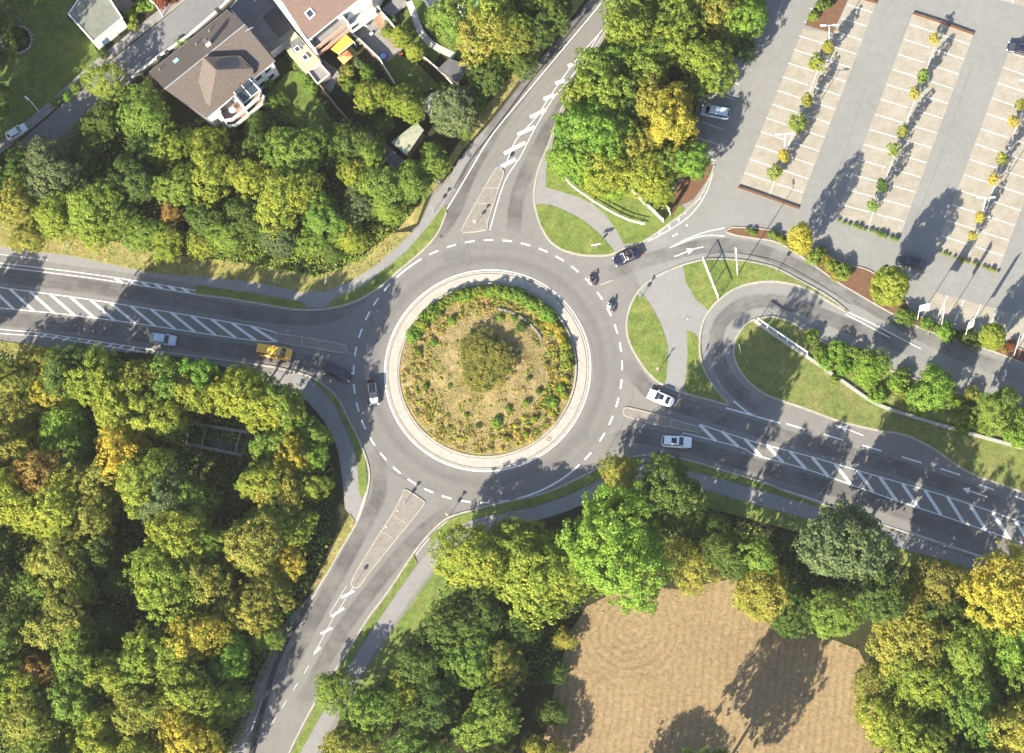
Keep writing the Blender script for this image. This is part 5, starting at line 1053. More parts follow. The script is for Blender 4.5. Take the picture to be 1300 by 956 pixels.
def vehicle(name, label, cat, uv, front, Ln, W, Hh, prof, paint, group=None, bonnet=None, roofm=None, sunroof=False, convertible=False, rails=False):
    """prof: windscreen base, roof front, roof rear, rear glass base as fractions of the length from the nose; bonnet and belt heights"""
    hd = heading(uv, (uv[0] + front[0] * 10, uv[1] + front[1] * 10)); rt = thing(name, label, cat, tuple(P(uv[0], uv[1], .6).xy) + (.028,), hd, group)
    ws, rf, rb, rg, hb, belt = prof; X = lambda f: Ln / 2 - f * Ln
    # lower body as a loft of cross sections
    fr = [0, .015, .05, .12, .22, ws - .03, ws + .06, .55, .72, rg - .04 if rg < .97 else .86, .93, .98, 1.0]
    fr = sorted(fr); b = MB(); ringn = 11
    for f in fr:
        e = max(0, (abs(f - .5) - .34) / .16); w = W / 2 * (1 - .24 * e ** 2.2)
        if f < ws: zt = hb * (.80 + .20 * min(1, f / .2)) if f < .2 else hb + (belt - hb) * (f - .2) / max(.05, ws - .2)
        elif f > rg: zt = belt * (1 - .05 * (f - rg) / max(.03, 1 - rg))
        else: zt = belt
        zb = .20 + (.12 * e ** 2); k = 1 - .10 * e
        if f in (fr[0], fr[-1]): zt *= .86; zb += .12; w *= .93
        x = X(f)
        b.v += [(x, 0, zb), (x, .7 * w, zb), (x, .95 * w, zb + .08), (x, w, zb + (zt - zb) * .45), (x, .985 * w, zb + (zt - zb) * .78), (x, .86 * w, zt - .03), (x, .45 * w, zt + .02), (x, 0, zt + .03)]
        b.v += [(x, -.45 * w, zt + .02), (x, -.86 * w, zt - .03), (x, -.985 * w, zb + (zt - zb) * .78), (x, -w, zb + (zt - zb) * .45), (x, -.95 * w, zb + .08), (x, -.7 * w, zb)]
    n = 14
    for i in range(len(fr) - 1):
        for k in range(n): b.f.append((i * n + k, i * n + (k + 1) % n, (i + 1) * n + (k + 1) % n, (i + 1) * n + k))
    b.f += [tuple(reversed(range(n))), tuple(range((len(fr) - 1) * n, len(fr) * n))]
    b.build('body', paint, rt, smooth=True, subsurf=1)
    if bonnet:
        q = MB(); hw = W * .36; q.add([(X(.06), hw * .8, hb * .90), (X(.06), -hw * .8, hb * .90), (X(ws - .01), -hw * 1.05, belt + .035), (X(ws - .01), hw * 1.05, belt + .035), (X(.2), hw, hb + .045), (X(.2), -hw, hb + .045)], [(0, 1, 5, 4), (4, 5, 2, 3)]); q.build('bonnet', bonnet, rt, smooth=True)
    # glasshouse
    wb, wr = W * .43, W * .345; zr = Hh - .05
    a = [(X(ws), wb * .92, belt), (X(rf), wr, zr - .03), (X(rb), wr * .98, zr - .03), (X(rg), wb * .90, belt)]
    m = lambda p: (p[0], -p[1], p[2])
    if not convertible:
        mid = lambda p, q, t: tuple(p[i] + (q[i] - p[i]) * t for i in range(3))
        g = MB(); g.quad(a[0], a[1], m(a[1]), m(a[0])); g.build('windscreen', CARGLASS, rt)
        g = MB(); g.quad(a[3], m(a[3]), m(a[2]), a[2]); g.build('rear_window', CARGLASS, rt)
        for s in (1, -1):
            f = (lambda p: p) if s == 1 else m
            g = MB(); g.quad(f(a[0]), f(a[3]), f(a[2]), f(a[1])); g.build('side_window', CARGLASS, rt)
        rr = MB(); vs = []; xs = [rf, rf + (rb - rf) * .3, rf + (rb - rf) * .7, rb]
        for i, f in enumerate(xs):
            cz = (0, .05, .05, .0)[i]; ww = wr * (1.0, 1.03, 1.03, .98)[i]
            vs += [(X(f), ww, zr - .03), (X(f), ww * .8, zr + cz), (X(f), 0, zr + cz + .02), (X(f), -ww * .8, zr + cz), (X(f), -ww, zr - .03)]
        rr.add(vs, [(i * 5 + k, i * 5 + k + 1, i * 5 + k + 6, i * 5 + k + 5) for i in range(3) for k in range(4)])
        roof_ = rr.build('roof', roofm or paint, rt, smooth=True)
        pl = MB()
        for s in (1, -1):
            f = (lambda p: p) if s == 1 else m
            pl.tube([f(a[0]), f(a[1])], .045, 5); pl.tube([f(a[3]), f(a[2])], .06, 5); pl.tube([f(a[1]), f(a[2])], .05, 5)
            c0, c1 = mid(a[0], a[3], .48), mid(a[1], a[2], .42); pl.tube([f(c0), f(c1)], .04, 5)
        pl.tube([a[1], m(a[1])], .05, 5); pl.tube([a[2], m(a[2])], .05, 5)
        pl.build('pillars', paint, rt)
        if sunroof: q = MB(); q.box((X(rf + (rb - rf) * .32), 0, zr + .075), (Ln * .17, W * .46, .03)); q.build('sunroof', CARGLASS, roof_, bevel=.01)
        if rails:
            for s in (1, -1): q = MB(); q.tube([(X(rf + .03), s * wr * .95, zr + .06), (X(rb - .03), s * wr * .95, zr + .06)], .035, 5); q.build('roof_rail', RIM, roof_)
    else:
        g = MB(); a1 = (X(ws + .1), wr * 1.0, belt + .42); g.quad(a[0], a1, m(a1), m(a[0])); g.build('windscreen', CARGLASS, rt)
        g = MB(); g.tube([a[0], a1, m(a1), m(a[0])], .04, 6); g.build('windscreen_frame', HEADL, rt)
        c_ = MB(); c_.prism([(X(ws + .08), wb * .85), (X(ws + .08), -wb * .85), (X(.72), -wb * .85), (X(.72), wb * .85)], belt - .05, belt + .045); c_.build('cockpit', TRIM, rt, bevel=.03)
        rb_ = MB(); rb_.tube([(X(.50), wb * .9, belt + .05), (X(.71), wb * .88, belt + .07), (X(.745), 0, belt + .07), (X(.71), -wb * .88, belt + .07), (X(.50), -wb * .9, belt + .05)], .05, 6); rb_.build('cockpit_rim', RIM, rt)
        for s in (1, -1):
            for f in (.50, .63): q = MB(); q.box((X(f), s * W * .19, belt + .02), (.45, .46, .12)); q.box((X(f + .06), s * W * .19, belt + .22), (.14, .44, .45)); q.build('seat', plain('dark seat leather', (.05, .045, .05), .5), rt, bevel=.05)
    for f in (.185, .80):
        for s in (1, -1):
            q = MB(); q.lathe([(.20, -.11), (.30, -.10), (.33, -.06), (.33, .06), (.30, .10), (.20, .11)], (X(f), s * (W / 2 - .11), .33), 16, 'y'); wh = q.build('wheel', TYRE, rt, smooth=True)
            q = MB(); q.lathe([(.19, -.115), (.21, 0), (.19, .115)], (X(f), s * (W / 2 - .11), .33), 12, 'y'); q.build('rim', RIM, wh)
    for s in (1, -1):
        q = MB(); q.box((X(.032), s * W * .35, hb * .72), (.22, .34, .15), s * -.35); q.build('headlight', HEADL, rt, bevel=.04)
        q = MB(); q.box((X(.972), s * W * .38, belt * .84), (.12, .26, .2), s * .25); q.build('tail_light', TAILL, rt, bevel=.03)
        q = MB(); q.box((X(ws + .055), s * (W / 2 + .06), belt + .06), (.16, .2, .13), s * .2); q.build('mirror', paint, rt, bevel=.03)
    q = MB(); q.box((X(.012), 0, .45), (.05, W * .5, .16)); q.build('grille', TRIM, rt); q = MB(); q.box((X(.99), 0, .55), (.06, .5, .11)); q.build('number_plate', PLATE, rt)
    return rt
HATCH = (.27, .43, .80, .95, .86, .95); SEDAN = (.29, .45, .70, .84, .84, .92); ESTATE = (.27, .42, .90, .97, .86, .96); MPV = (.22, .40, .92, .98, .98, 1.05); VAN = (.12, .24, .985, .995, 1.15, 1.25)
G_ = 'cars on the roads'
vehicle('hatchback_car', 'silver hatchback driving alone on the shaded west arm', 'car', (207, 431), (36, 5), 4.35, 1.8, 1.5, HATCH, PAINT['silver'], G_)
vehicle('delivery_van', 'orange van waiting behind the dark car on the west arm', 'van', (349, 447.5), (44, 7.5), 5.6, 2.05, 2.15, (.17, .30, .975, .99, 1.12, 1.2), PAINT['orange'], G_)
vehicle('estate_car', 'black-violet estate car at the roundabout entry in front of the orange van', 'car', (429.5, 473), (100, 39), 4.5, 1.85, 1.6, ESTATE, PAINT['black'], G_)
vehicle('hatchback_car', 'dark car with pale bonnet and silver roof rails circulating beside the apron', 'car', (474, 498), (9, 100), 4.2, 1.8, 1.55, HATCH, PAINT['grey'], G_, bonnet=PAINT['lightgrey'], rails=True, roofm=CARGLASS)
vehicle('saloon_car', 'white saloon with small sunroof leaving the slip road towards the roundabout', 'car', (839, 505.5), (-100, -41), 4.3, 1.8, 1.46, SEDAN, PAINT['white'], G_, sunroof=True)
vehicle('estate_car', 'white estate with large dark sunroof driving away on the south-east arm', 'car', (859, 561), (100, 5), 4.7, 1.85, 1.5, ESTATE, PAINT['white'], G_, sunroof=True)
conv = vehicle('convertible_car', 'open-topped navy convertible entering the roundabout from the car park', 'car', (796.5, 326), (-100, 42), 4.6, 1.85, 1.35, (.30, .42, .70, .80, .84, .93), PAINT['navy'], G_, convertible=True)
vehicle('parked_van', 'pale blue-grey van parked in the shade beside the wood', 'van', (908.5, 143), (-100, -19), 4.7, 1.9, 1.9, (.16, .32, .93, .985, 1.05, 1.12), PAINT['blue'], 'parked cars')
vehicle('hatchback_car', 'dark violet car in the tree shade between the second bay row and the round tree', 'car', (1158, 332.5), (-100, -20), 4.2, 1.8, 1.5, HATCH, PAINT['black'], 'parked cars')
vehicle('saloon_car', 'dark navy car parked at the head of the third bay row by the photo edge', 'car', (1296, 62.5), (-100, -24), 4.4, 1.8, 1.45, SEDAN, PAINT['navy'], 'parked cars', bonnet=PAINT['grey'])
vehicle('small_car', 'small white car parked by the kerb of the residential street', 'car', (21, 168), (100, -62), 3.7, 1.65, 1.5, HATCH, PAINT['white'], 'parked cars')

def person(label, joints, radii, edges, m, loc, rot, root=0):
    me = bpy.data.meshes.new('person'); me.from_pydata(joints, edges, []); o = bpy.data.objects.new('person', me); C.objects.link(o)
    md = o.modifiers.new('skin', 'SKIN'); md.use_smooth_shade = True
    for i, r in enumerate(radii): me.skin_vertices[0].data[i].radius = (r, r)
    me.skin_vertices[0].data[root].use_root = True
    s = o.modifiers.new('sub', 'SUBSURF'); s.levels = 1; s.render_levels = 1; me.materials.append(m)
    o.location = loc; o.rotation_euler = rot; return tag(o, label, 'person')
SKIN = plain('skin', (.48, .30, .22), .6)
def rider_pose():
    J = [(-.25, 0, .86), (-.18, 0, 1.05), (-.05, 0, 1.28), (.02, 0, 1.42), (.07, 0, 1.52), (.11, 0, 1.64)]; R0 = [.17, .16, .18, .075, .07, .10]; E = [(0,1),(1,2),(2,3),(3,4),(4,5)]
    for s in (1, -1):
        b = len(J); J += [(-.06, .20 * s, 1.33), (.12, .33 * s, 1.12), (.38, .34 * s, 1.02), (.46, .33 * s, 1.02)]; R0 += [.085, .06, .045, .045]; E += [(2, b), (b, b+1), (b+1, b+2), (b+2, b+3)]
        b = len(J); J += [(-.18, .13 * s, .82), (.20, .24 * s, .72), (-.05, .23 * s, .36), (.10, .25 * s, .32)]; R0 += [.12, .085, .06, .05]; E += [(0, b), (b, b+1), (b+1, b+2), (b+2, b+3)]
    return J, R0, E
def motorcycle(uv, to, paint, jacket, helmet, lb, lp, lean=-26):
    hd = heading(uv, to); loc = tuple(P(uv[0], uv[1], .3).xy) + (.03,); rot = (R_(lean), 0, hd)
    rt = thing('motorcycle', lb, 'motorcycle', loc, hd, 'motorcycles on the roundabout'); rt.rotation_euler = rot
    for x in (.74, -.70):
        q = MB(); q.lathe([(.24, -.06), (.31, -.05), (.325, 0), (.31, .05), (.24, .06)], (x, 0, .325), 20, 'y', False); wh = q.build('wheel', TYRE, rt, smooth=True)
        q = MB(); q.lathe([(.04, -.03), (.24, -.03), (.24, .03), (.04, .03)], (x, 0, .325), 14, 'y'); q.build('rim', RIM, wh)
    q = MB()
    prof = [(.52, .04, .74, .06), (.42, .15, .84, .16), (.15, .19, .90, .20), (-.08, .13, .84, .14), (-.45, .15, .82, .10), (-.85, .07, .90, .05)]
    for x, w, z, h in prof: q.v += [(x, w * math.cos(k * .785), z + h * math.sin(k * .785)) for k in range(8)]
    q.f += [(i * 8 + k, i * 8 + (k + 1) % 8, (i + 1) * 8 + (k + 1) % 8, (i + 1) * 8 + k) for i in range(5) for k in range(8)] + [tuple(range(8)), tuple(range(40, 48))]
    q.build('body', paint, rt, smooth=True)
    q = MB(); q.box((.02, 0, .5), (.55, .34, .38)); q.build('engine', MAT['dark_metal'], rt, bevel=.06)
    q = MB(); q.box((-.45, 0, .91), (.6, .28, .08)); q.build('seat', TRIM, rt, bevel=.03)
    q = MB(); q.tube([(.74, .09, .33), (.50, .09, .95)], .03, 6); q.tube([(.74, -.09, .33), (.50, -.09, .95)], .03, 6); q.build('fork', RIM, rt)
    q = MB(); q.tube([(.38, .38, 1.02), (.48, .2, 1.03), (.50, 0, 1.0), (.48, -.2, 1.03), (.38, -.38, 1.02)], .02, 6); q.build('handlebar', MAT['dark_metal'], rt)
    q = MB(); q.lathe([(.03, -.05), (.1, -.02), (.1, .06)], (.68, 0, .85), 12, 'x'); q.build('headlight', HEADL, rt)
    q = MB(); q.quad((.66, .16, .95), (.50, .13, 1.2), (.50, -.13, 1.2), (.66, -.16, .95)); q.build('windscreen', CARGLASS, rt)
    for s in (1, -1):
        q = MB(); q.tube([(.46, s * .28, 1.04), (.44, s * .36, 1.16)], .012, 5); q.box((.44, s * .38, 1.18), (.03, .14, .09)); q.build('mirror', MAT['dark_metal'], rt)
    q = MB(); q.tube([(.1, -.18, .3), (-.4, -.2, .32), (-.85, -.22, .42)], [.04, .045, .07], 8); q.build('exhaust', RIM, rt)
    q = MB(); q.box((-.86, 0, .87), (.06, .16, .08)); q.build('tail_light', TAILL, rt)
    J, R0, E = rider_pose(); p = person(lp, J, R0, E, jacket, loc, rot); p['group'] = 'motorcyclists'
    h = MB(); h.lathe([(.02, -.14), (.115, -.12), (.145, -.02), (.135, .07), (.085, .13), (.01, .15)], (.12, 0, 1.67), 14); h.build('helmet', helmet, p, smooth=True)
    v = MB(); v.box((.235, 0, 1.66), (.06, .18, .09)); v.build('visor', CARGLASS, p, bevel=.03)
WHITEH = paintmat('white helmet', (.80, .80, .80)); 
motorcycle((753.5, 355.5), (743, 339), PAINT['grey'], plain('dark riding suit', (.05, .055, .065), .7), WHITEH, 'dark motorcycle leading the pair of motorcycles, nearer the north arm', 'rider in dark suit and white helmet leaning on the leading motorcycle', -24)
motorcycle((777.5, 388.5), (768, 371), PAINT['black'], plain('pale grey riding jacket', (.33, .38, .46), .7), WHITEH, 'dark motorcycle following second, nearer the grassy east island', 'rider in pale grey jacket and white helmet on the second motorcycle', -24)
# driver in the convertible: seated on the left front seat
J = [(0, 0, .98), (-.04, 0, 1.12), (-.06, 0, 1.32), (-.04, 0, 1.42), (-.03, 0, 1.50), (-.02, 0, 1.60)]; R0 = [.15, .15, .16, .07, .07, .10]; E = [(0,1),(1,2),(2,3),(3,4),(4,5)]
for s in (1, -1): b_ = len(J); J += [(-.05, .19*s, 1.34), (.10, .25*s, 1.14), (.36, .15*s, 1.14)]; R0 += [.08, .06, .05]; E += [(2,b_),(b_,b_+1),(b_+1,b_+2)]; b_ = len(J); J += [(.05, .1*s, .96), (.45, .12*s, 1.0)]; R0 += [.10, .08]; E += [(0,b_),(b_,b_+1)]
def sitting(label, fx, fy, top, hair):
    c, s = math.cos(conv.rotation_euler.z), math.sin(conv.rotation_euler.z); l = conv.location
    p = person(label, J, R0, E, top, (l.x + fx * c - fy * s, l.y + fx * s + fy * c, l.z - .10), (0, 0, conv.rotation_euler.z)); p['group'] = 'people in the convertible'
    h = MB(); h.lathe([(.02, -.10), (.10, -.10), (.118, 0), (.10, .08), (.04, .12)], (-.02, 0, 1.61), 12); h.build('head', SKIN, p, smooth=True)
    h = MB(); h.lathe([(.112, -.06), (.126, .02), (.108, .095), (.05, .135), (.005, .14)], (-.035, 0, 1.62), 12); h.build('hair', hair, p, smooth=True)
sitting('driver in white shirt at the wheel of the open convertible', .05, .35, plain('white shirt', (.75, .75, .75), .8), MAT['black'])
sitting('passenger in dark top beside the driver of the open convertible', .05, -.35, plain('dark top', (.03, .03, .035), .8), MAT['bark'])

# ================================================================= STREET FURNITURE
def lamp(u, v, h, label, arms=2, rz=0.0, base=.14, group='street lamps'):
    rt = thing('street_lamp', label, 'street lamp', tuple(P(u, v, 0).xy) + (.03,), rz, group)
    q = MB(); q.tube([(0, 0, 0), (0, 0, .6), (0, 0, h)], [.10, .075, .05], 10); q.build('pole', MAT['white_metal'], rt, smooth=True)
    for s in ((1, -1) if arms == 2 else (1,)):
        q = MB(); q.tube([(0, 0, h - .05), (s * .9, 0, h + .05)], .04, 6); ar = q.build('arm', MAT['white_metal'], rt)
        q = MB(); q.add([(s*.55,-.16,h+.02),(s*1.45,-.13,h+.06),(s*1.45,.13,h+.06),(s*.55,.16,h+.02),(s*.6,-.1,h+.14),(s*1.35,-.08,h+.14),(s*1.35,.08,h+.14),(s*.6,.1,h+.14)], [(0,3,2,1),(4,5,6,7),(0,1,5,4),(1,2,6,5),(2,3,7,6),(3,0,4,7)]); q.build('lantern', MAT['white_metal'], ar)
    return rt
lamp(1052, 62, 10.5, 'tall double-armed white lamp post at the top of the first bay row'); lamp(996.5, 197, 10.5, 'tall double-armed white lamp post low in the first bay row'); lamp(1246, 276, 10.5, 'tall double-armed white lamp post low in the third bay row'); lamp(1298, 130, 10.5, 'tall double-armed white lamp post up the third bay row')
lamp(50, 142, 5.0, 'small globe street lamp on the lawn edge by the residential street', 1, 2.4); lamp(207, 21, 5.0, 'small street lamp beside the copper-red shrubs', 1, 2.4); lamp(936.5, 349, 10.5, 'slim lamp post on the grass beside the mesh fence of the east island', 1, 1.6)
# signs
BLUE = plain('sign blue', (.03, .14, .50), .5); REDS = plain('sign red', (.60, .03, .03), .5); WHT = plain('sign white', (.75, .75, .73), .5); YEL = plain('sign yellow', (.75, .52, .03), .5)
def sign(u, v, face, h, label, kinds, z=.14, name='road_sign', group='road signs'):
    """face: world heading the plates look towards"""
    rt = thing(name, label, 'road sign', tuple(P(u, v, z)), face, group); q = MB(); q.tube([(0, 0, 0), (0, 0, h)], .04, 8); q.build('post', MAT['steel'], rt)
    zz = h
    for k in kinds:
        if k == 'round' or k == 'blue':
            zz -= .32; q = MB(); q.lathe([(.30, -.01), (.30, .015)], (.06, 0, zz), 20, 'x'); pl = q.build('plate', BLUE if k == 'blue' else MAT['steel'], rt)
            q = MB()
            if k == 'blue': q.add([(.078, -.16, zz + .1), (.078, -.08, zz + .14), (.078, .1, zz - .06), (.078, .06, zz - .1)], [(0, 1, 2, 3)]); q.add([(.078, .16, zz - .16), (.078, .0, zz - .14), (.078, .14, zz + .0)], [(0, 1, 2)])
            else:
                q.lathe([(.29, 0), (.29, .003)], (.076, 0, zz), 18, 'x'); q.build('border', REDS, pl); q = MB(); q.lathe([(.21, 0), (.21, .005)], (.082, 0, zz), 18, 'x')
            q.build('symbol', WHT, pl); zz -= .36
        elif k == 'tri':
            zz -= .3; q = MB(); q.add([(.05, -.36, zz + .25), (.05, .36, zz + .25), (.05, 0, zz - .38), (.07, -.36, zz + .25), (.07, .36, zz + .25), (.07, 0, zz - .38)], [(0, 1, 2), (5, 4, 3), (0, 3, 4, 1), (1, 4, 5, 2), (2, 5, 3, 0)]); pl = q.build('plate', MAT['steel'], rt); q = MB(); q.add([(.074, -.35, zz + .245), (.074, .35, zz + .245), (.074, 0, zz - .37)], [(0, 1, 2)]); q.build('border', REDS, pl)
            q = MB(); q.add([(.079, -.24, zz + .18), (.079, .24, zz + .18), (.079, 0, zz - .22)], [(0, 1, 2)]); q.build('symbol', WHT, pl); zz -= .42
        elif k == 'board':
            zz -= .35; q = MB(); q.box((.06, 0, zz), (.03, 1.5, .5)); pl = q.build('plate', WHT, rt); q = MB(); q.box((.08, -.55, zz), (.01, .12, .25)); q.box((.08, .1, zz + .1), (.01, .9, .06)); q.box((.08, .1, zz - .08), (.01, .7, .06)); q.build('lettering', TRIM, pl); zz -= .35
        elif k == 'arrowboard':
            zz -= .35; q = MB(); q.box((.06, 0, zz), (.03, 1.1, .38)); pl = q.build('plate', YEL, rt); q = MB(); q.box((.08, .0, zz), (.01, .7, .07)); q.build('lettering', TRIM, pl); zz -= .3
    return rt
sign(758, 316, R_(100), 2.6, 'white direction sign on the grass tip beside the convertible', ['board', 'round']); sign(835.5, 472, R_(-60), 2.9, 'sign with two plates at the lower end of the lens-shaped grass', ['tri', 'round']); sign(813, 379, R_(60), 2.7, 'sign at the upper end of the lens-shaped grass', ['tri', 'blue'])
sign(884, 463, R_(170), 2.4, 'upper of the three marker posts on the triangular east grass', ['arrowboard']); sign(884, 481, R_(170), 2.4, 'middle of the three marker posts on the triangular east grass', ['arrowboard']); sign(890, 494, R_(170), 2.4, 'lowest of the three marker posts on the triangular east grass', ['arrowboard'])
sign(985.5, 347, R_(60), 2.6, 'round sign on the narrow tail of the east island', ['round']); sign(940, 447, R_(190), 2.4, 'white sign on the inside of the slip road bend', ['board']); sign(1024, 424, R_(120), 1.6, 'short white post where the shrub strip begins', ['arrowboard'])
sign(636, 217, R_(60), 2.3, 'blue keep-right sign at the tip of the north splitter island', ['blue']); sign(604, 285, R_(-100), 2.6, 'slim sign on the ring end of the north splitter island', ['tri', 'round']); sign(550.5, 270, R_(60), 3.0, 'sign with two plates beside the north arm footpath', ['tri', 'round']); sign(559, 236, R_(60), 2.8, 'sign by the rough verge higher up the north arm footpath', ['blue', 'round'])
sign(451, 741, R_(-120), 2.3, 'blue keep-right sign at the tip of the south splitter island', ['blue']); sign(514, 640, R_(70), 2.6, 'slim sign on the ring end of the south splitter island', ['tri', 'blue']); sign(569.5, 656, R_(-120), 3.0, 'sign with triangle and disc beside the south arm exit', ['tri', 'round'])
sign(417, 360, R_(170), 2.6, 'white direction sign on the dry verge above the west arm', ['board', 'round']); sign(86, 316, R_(170), 2.4, 'white sign on the dry verge near the photo edge of the west arm', ['board']); sign(252, 342, R_(170), 2.4, 'small sign at the start of the kerbed west verge', ['round'])
sign(432, 444, R_(170), 2.2, 'blue keep-right sign on the shaded west splitter island', ['blue']); sign(884, 544, R_(-10), 2.3, 'blue keep-right sign at the far tip of the east splitter island', ['blue'])
for a in (48, 60, 72):                                          # chevron markers at the edge of the island
    x, y = 13.3 * math.cos(R_(a)), 13.3 * math.sin(R_(a))
sign(1178, 427, R_(120), 2.4, 'short sign standing between two shrubs of the bark bed near the first flag', ['round'])
# fences and railings
def meshfence(label, a, b, h, posts, m, z=.14, thick=.12, name='mesh_fence'):
    p, q = P(*a, z), P(*b, z); rt = thing(name, label, 'fence', tuple(p)); og = tuple(p); d_ = q - p
    for k in range(posts):
        f = MB(); c = p + d_ * (k / (posts - 1)); f.tube([c, c + Vector((0, 0, h))], .06, 6); f.build('post', m, rt, og)
    f = MB()
    for zz in (h, h * .96): f.tube([p + Vector((0, 0, zz)), q + Vector((0, 0, zz))], thick / 2, 6)
    f.build('rail', m, rt, og); f = MB(); f.tube([p + Vector((0, 0, .12)), q + Vector((0, 0, .12))], .05, 6); f.build('bottom_rail', m, rt, og)
    f = MB(); n = int(d_.length / .28)
    for k in range(1, n): c = p + d_ * (k / n); f.tube([c + Vector((0, 0, .1)), c + Vector((0, 0, h))], .012, 4, cap=False)
    for k in range(1, 7): f.tube([p + Vector((0, 0, h * k / 7)), q + Vector((0, 0, h * k / 7))], .012, 4, cap=False)
    f.build('mesh', MAT['steel'], rt, og); return rt
meshfence('tall white mesh fence along the shrub strip at the slip road bend', (962, 409), (1025, 452), 2.6, 6, MAT['white_metal'], thick=.22)
meshfence('white mesh fence across the grass of the east island', (893, 332), (912, 380), 2.6, 4, MAT['white_metal'])
rt = thing('low_wall', 'pale low concrete wall dividing dry grass and shrub strip', 'wall', P(1025, 454, .14)); og = tuple(rt.location)
mb = MB(); lw = smooth(PL([(958,408),(990,431),(1025,454),(1070,485),(1112,513),(1160,530),(1210,545),(1300,570),(1390,594)]), 4); mb.band(lw, .42, .1, .48); mb.build('wall', MAT['kerb'], rt, og); mb = MB(); mb.band(lw, .5, .48, .54); mb.build('coping', plain('pale coping', (.27, .27, .255), .8, var=.15), rt, og)
def railing(label, pts, h, z=.15, m=None, r=.05):
    c = [P(u, v, z) for u, v in pts]; rt = thing('railing', label, 'railing', tuple(c[0])); og = tuple(c[0]); s3 = [Vector((*q, z)) for q in smooth([tuple(q.xy) for q in c], 5)]
    for hh, nm in ((h, 'top_rail'), (h * .55, 'middle_rail'))[:1 if h < .8 else 2]: f = MB(); f.tube([q + Vector((0, 0, hh)) for q in s3], r, 6); f.build(nm, m or MAT['white_metal'], rt, og)
    for q in s3[::4]: f = MB(); f.tube([q, q + Vector((0, 0, h))], r * .8, 6); f.build('post', m or MAT['white_metal'], rt, og)
    return rt
railing('white tubular railing curving along the footpath under the car park wood', [(716,222),(724,235),(745,251),(765,264),(785,275),(802,282),(819,286)], 1.0, r=.075)
railing('thin dark railing along the upper edge of the east island', [(895,331),(915,329),(940,331.5),(965,336),(987,343),(1020,361),(1048,378),(1074,395)], .75, m=MAT['dark_metal'], r=.035)
railing('green-grey railing along the rough verge of the north arm', [(577,240),(592,213),(612,186),(640,150),(668,112),(705,66),(740,22)], .9, .1, MAT['dark_metal'], .04)
def board(label, a, b, h, z=.15):
    p, q = P(*a, z), P(*b, z); rt = thing('banner_board', label, 'banner', tuple(p)); og = tuple(p); d_ = q - p; n = Vector((-d_.y, d_.x, 0)).normalized()
    f = MB(); f.prism([tuple(x.xy) for x in (p + n * .05, q + n * .05, q - n * .05, p - n * .05)], .55, h); f.build('panel', plain('pale blue banner', (.62, .68, .78), .6, var=.08), rt, og)
    f = MB(); f.prism([tuple(x.xy) for x in (p - n * .055, q - n * .055, q - n * .07, p - n * .07)], .9, h * .62); f.build('stripe', plain('banner blue stripe', (.10, .18, .40), .6), rt, og)
    for t_ in (0, .5, 1): f = MB(); c = p + d_ * t_; f.tube([c + n * .1, c + n * .1 + Vector((0, 0, h + .05))], .05, 6); f.build('post', MAT['white_metal'], rt, og)
    return rt
board('pale blue and white banner board under the trees at the car park entry', (821, 262), (842, 283), 2.3)
wallthing('low_wall', 'pale low kerb wall leading to the banner board', 'wall', [(798,238),(806,246),(820,261)], .3, .35, MAT['kerb'], MAT['render_cream'], .14)
# flags
def flag(label, u, v, rz, h, w, L, logo=None, name='banner_flag'):
    rt = thing(name, label, 'flag', tuple(P(u, v, .1)), rz, 'flags by the car park'); q = MB(); q.tube([(0, 0, 0), (0, 0, h * .5), (0, 0, h)], [.06, .05, .035], 8); q.build('pole', MAT['white_metal'], rt)
    q = MB(); n = 10; vs = []
    for i in range(n + 1):
        for j in range(7):
            t_, s = i / n, j / 6; vs.append((.05 + w * s * (1 - .15 * t_ * 0), .10 * math.sin(3 * s + 2 * t_) * s, h - .05 - L * t_ - (.22 * s if i == n else 0) + .06 * math.sin(5 * s)))
    q.add(vs, [(i * 7 + j, i * 7 + j + 1, (i + 1) * 7 + j + 1, (i + 1) * 7 + j) for i in range(n) for j in range(6)]); cl = q.build('cloth', plain('white flag cloth', (.82, .82, .82), .8, var=.03), rt, smooth=True)
    q = MB(); q.tube([(0, 0, h - .02), (w + .05, 0, h - .02)], .025, 5); q.build('crossbar', MAT['white_metal'], rt)
    if logo:
        for sd in (1, -1):
            q = MB(); y = lambda s: .10 * math.sin(3 * s + .6) * s + .035 * sd
            for cx, cz, rr in ((.62, -1.0, .22), (.40, -1.25, .20), (.72, -1.45, .20)):
                q.add([(w * .12 + cx * w * .75 + rr * math.cos(k * .7854), y(cx), h + cz + rr * 1.1 * math.sin(k * .7854)) for k in range(8)], [tuple(range(8))])
            q.build('emblem', REDS, cl)
            q = MB(); q.add([(w * .3, y(.4), h - L * .86), (w * .8, y(.8), h - L * .86), (w * .8, y(.8), h - L * .80), (w * .3, y(.4), h - L * .80)], [(0, 1, 2, 3)]); q.build('lettering', REDS, cl)
    return rt
flag('plain white flag beside the largest round tree', 1164.5, 408, R_(10), 9.6, 1.5, 3.6); flag('white flag with red emblem, next to the smaller round tree', 1225, 429.5, R_(40), 9.6, 1.25, 5.0, True); flag('edge-on narrow white flag above the green shrub', 1194.5, 416, R_(84), 9.6, 1.2, 3.6); flag('edge-on white flag at the photo edge past the smaller round tree', 1287, 452, R_(75), 9.6, 1.2, 4.6)
flag('short white beach flag at the car park entry under the trees', 851, 273, R_(130), 3.6, .6, 2.4)
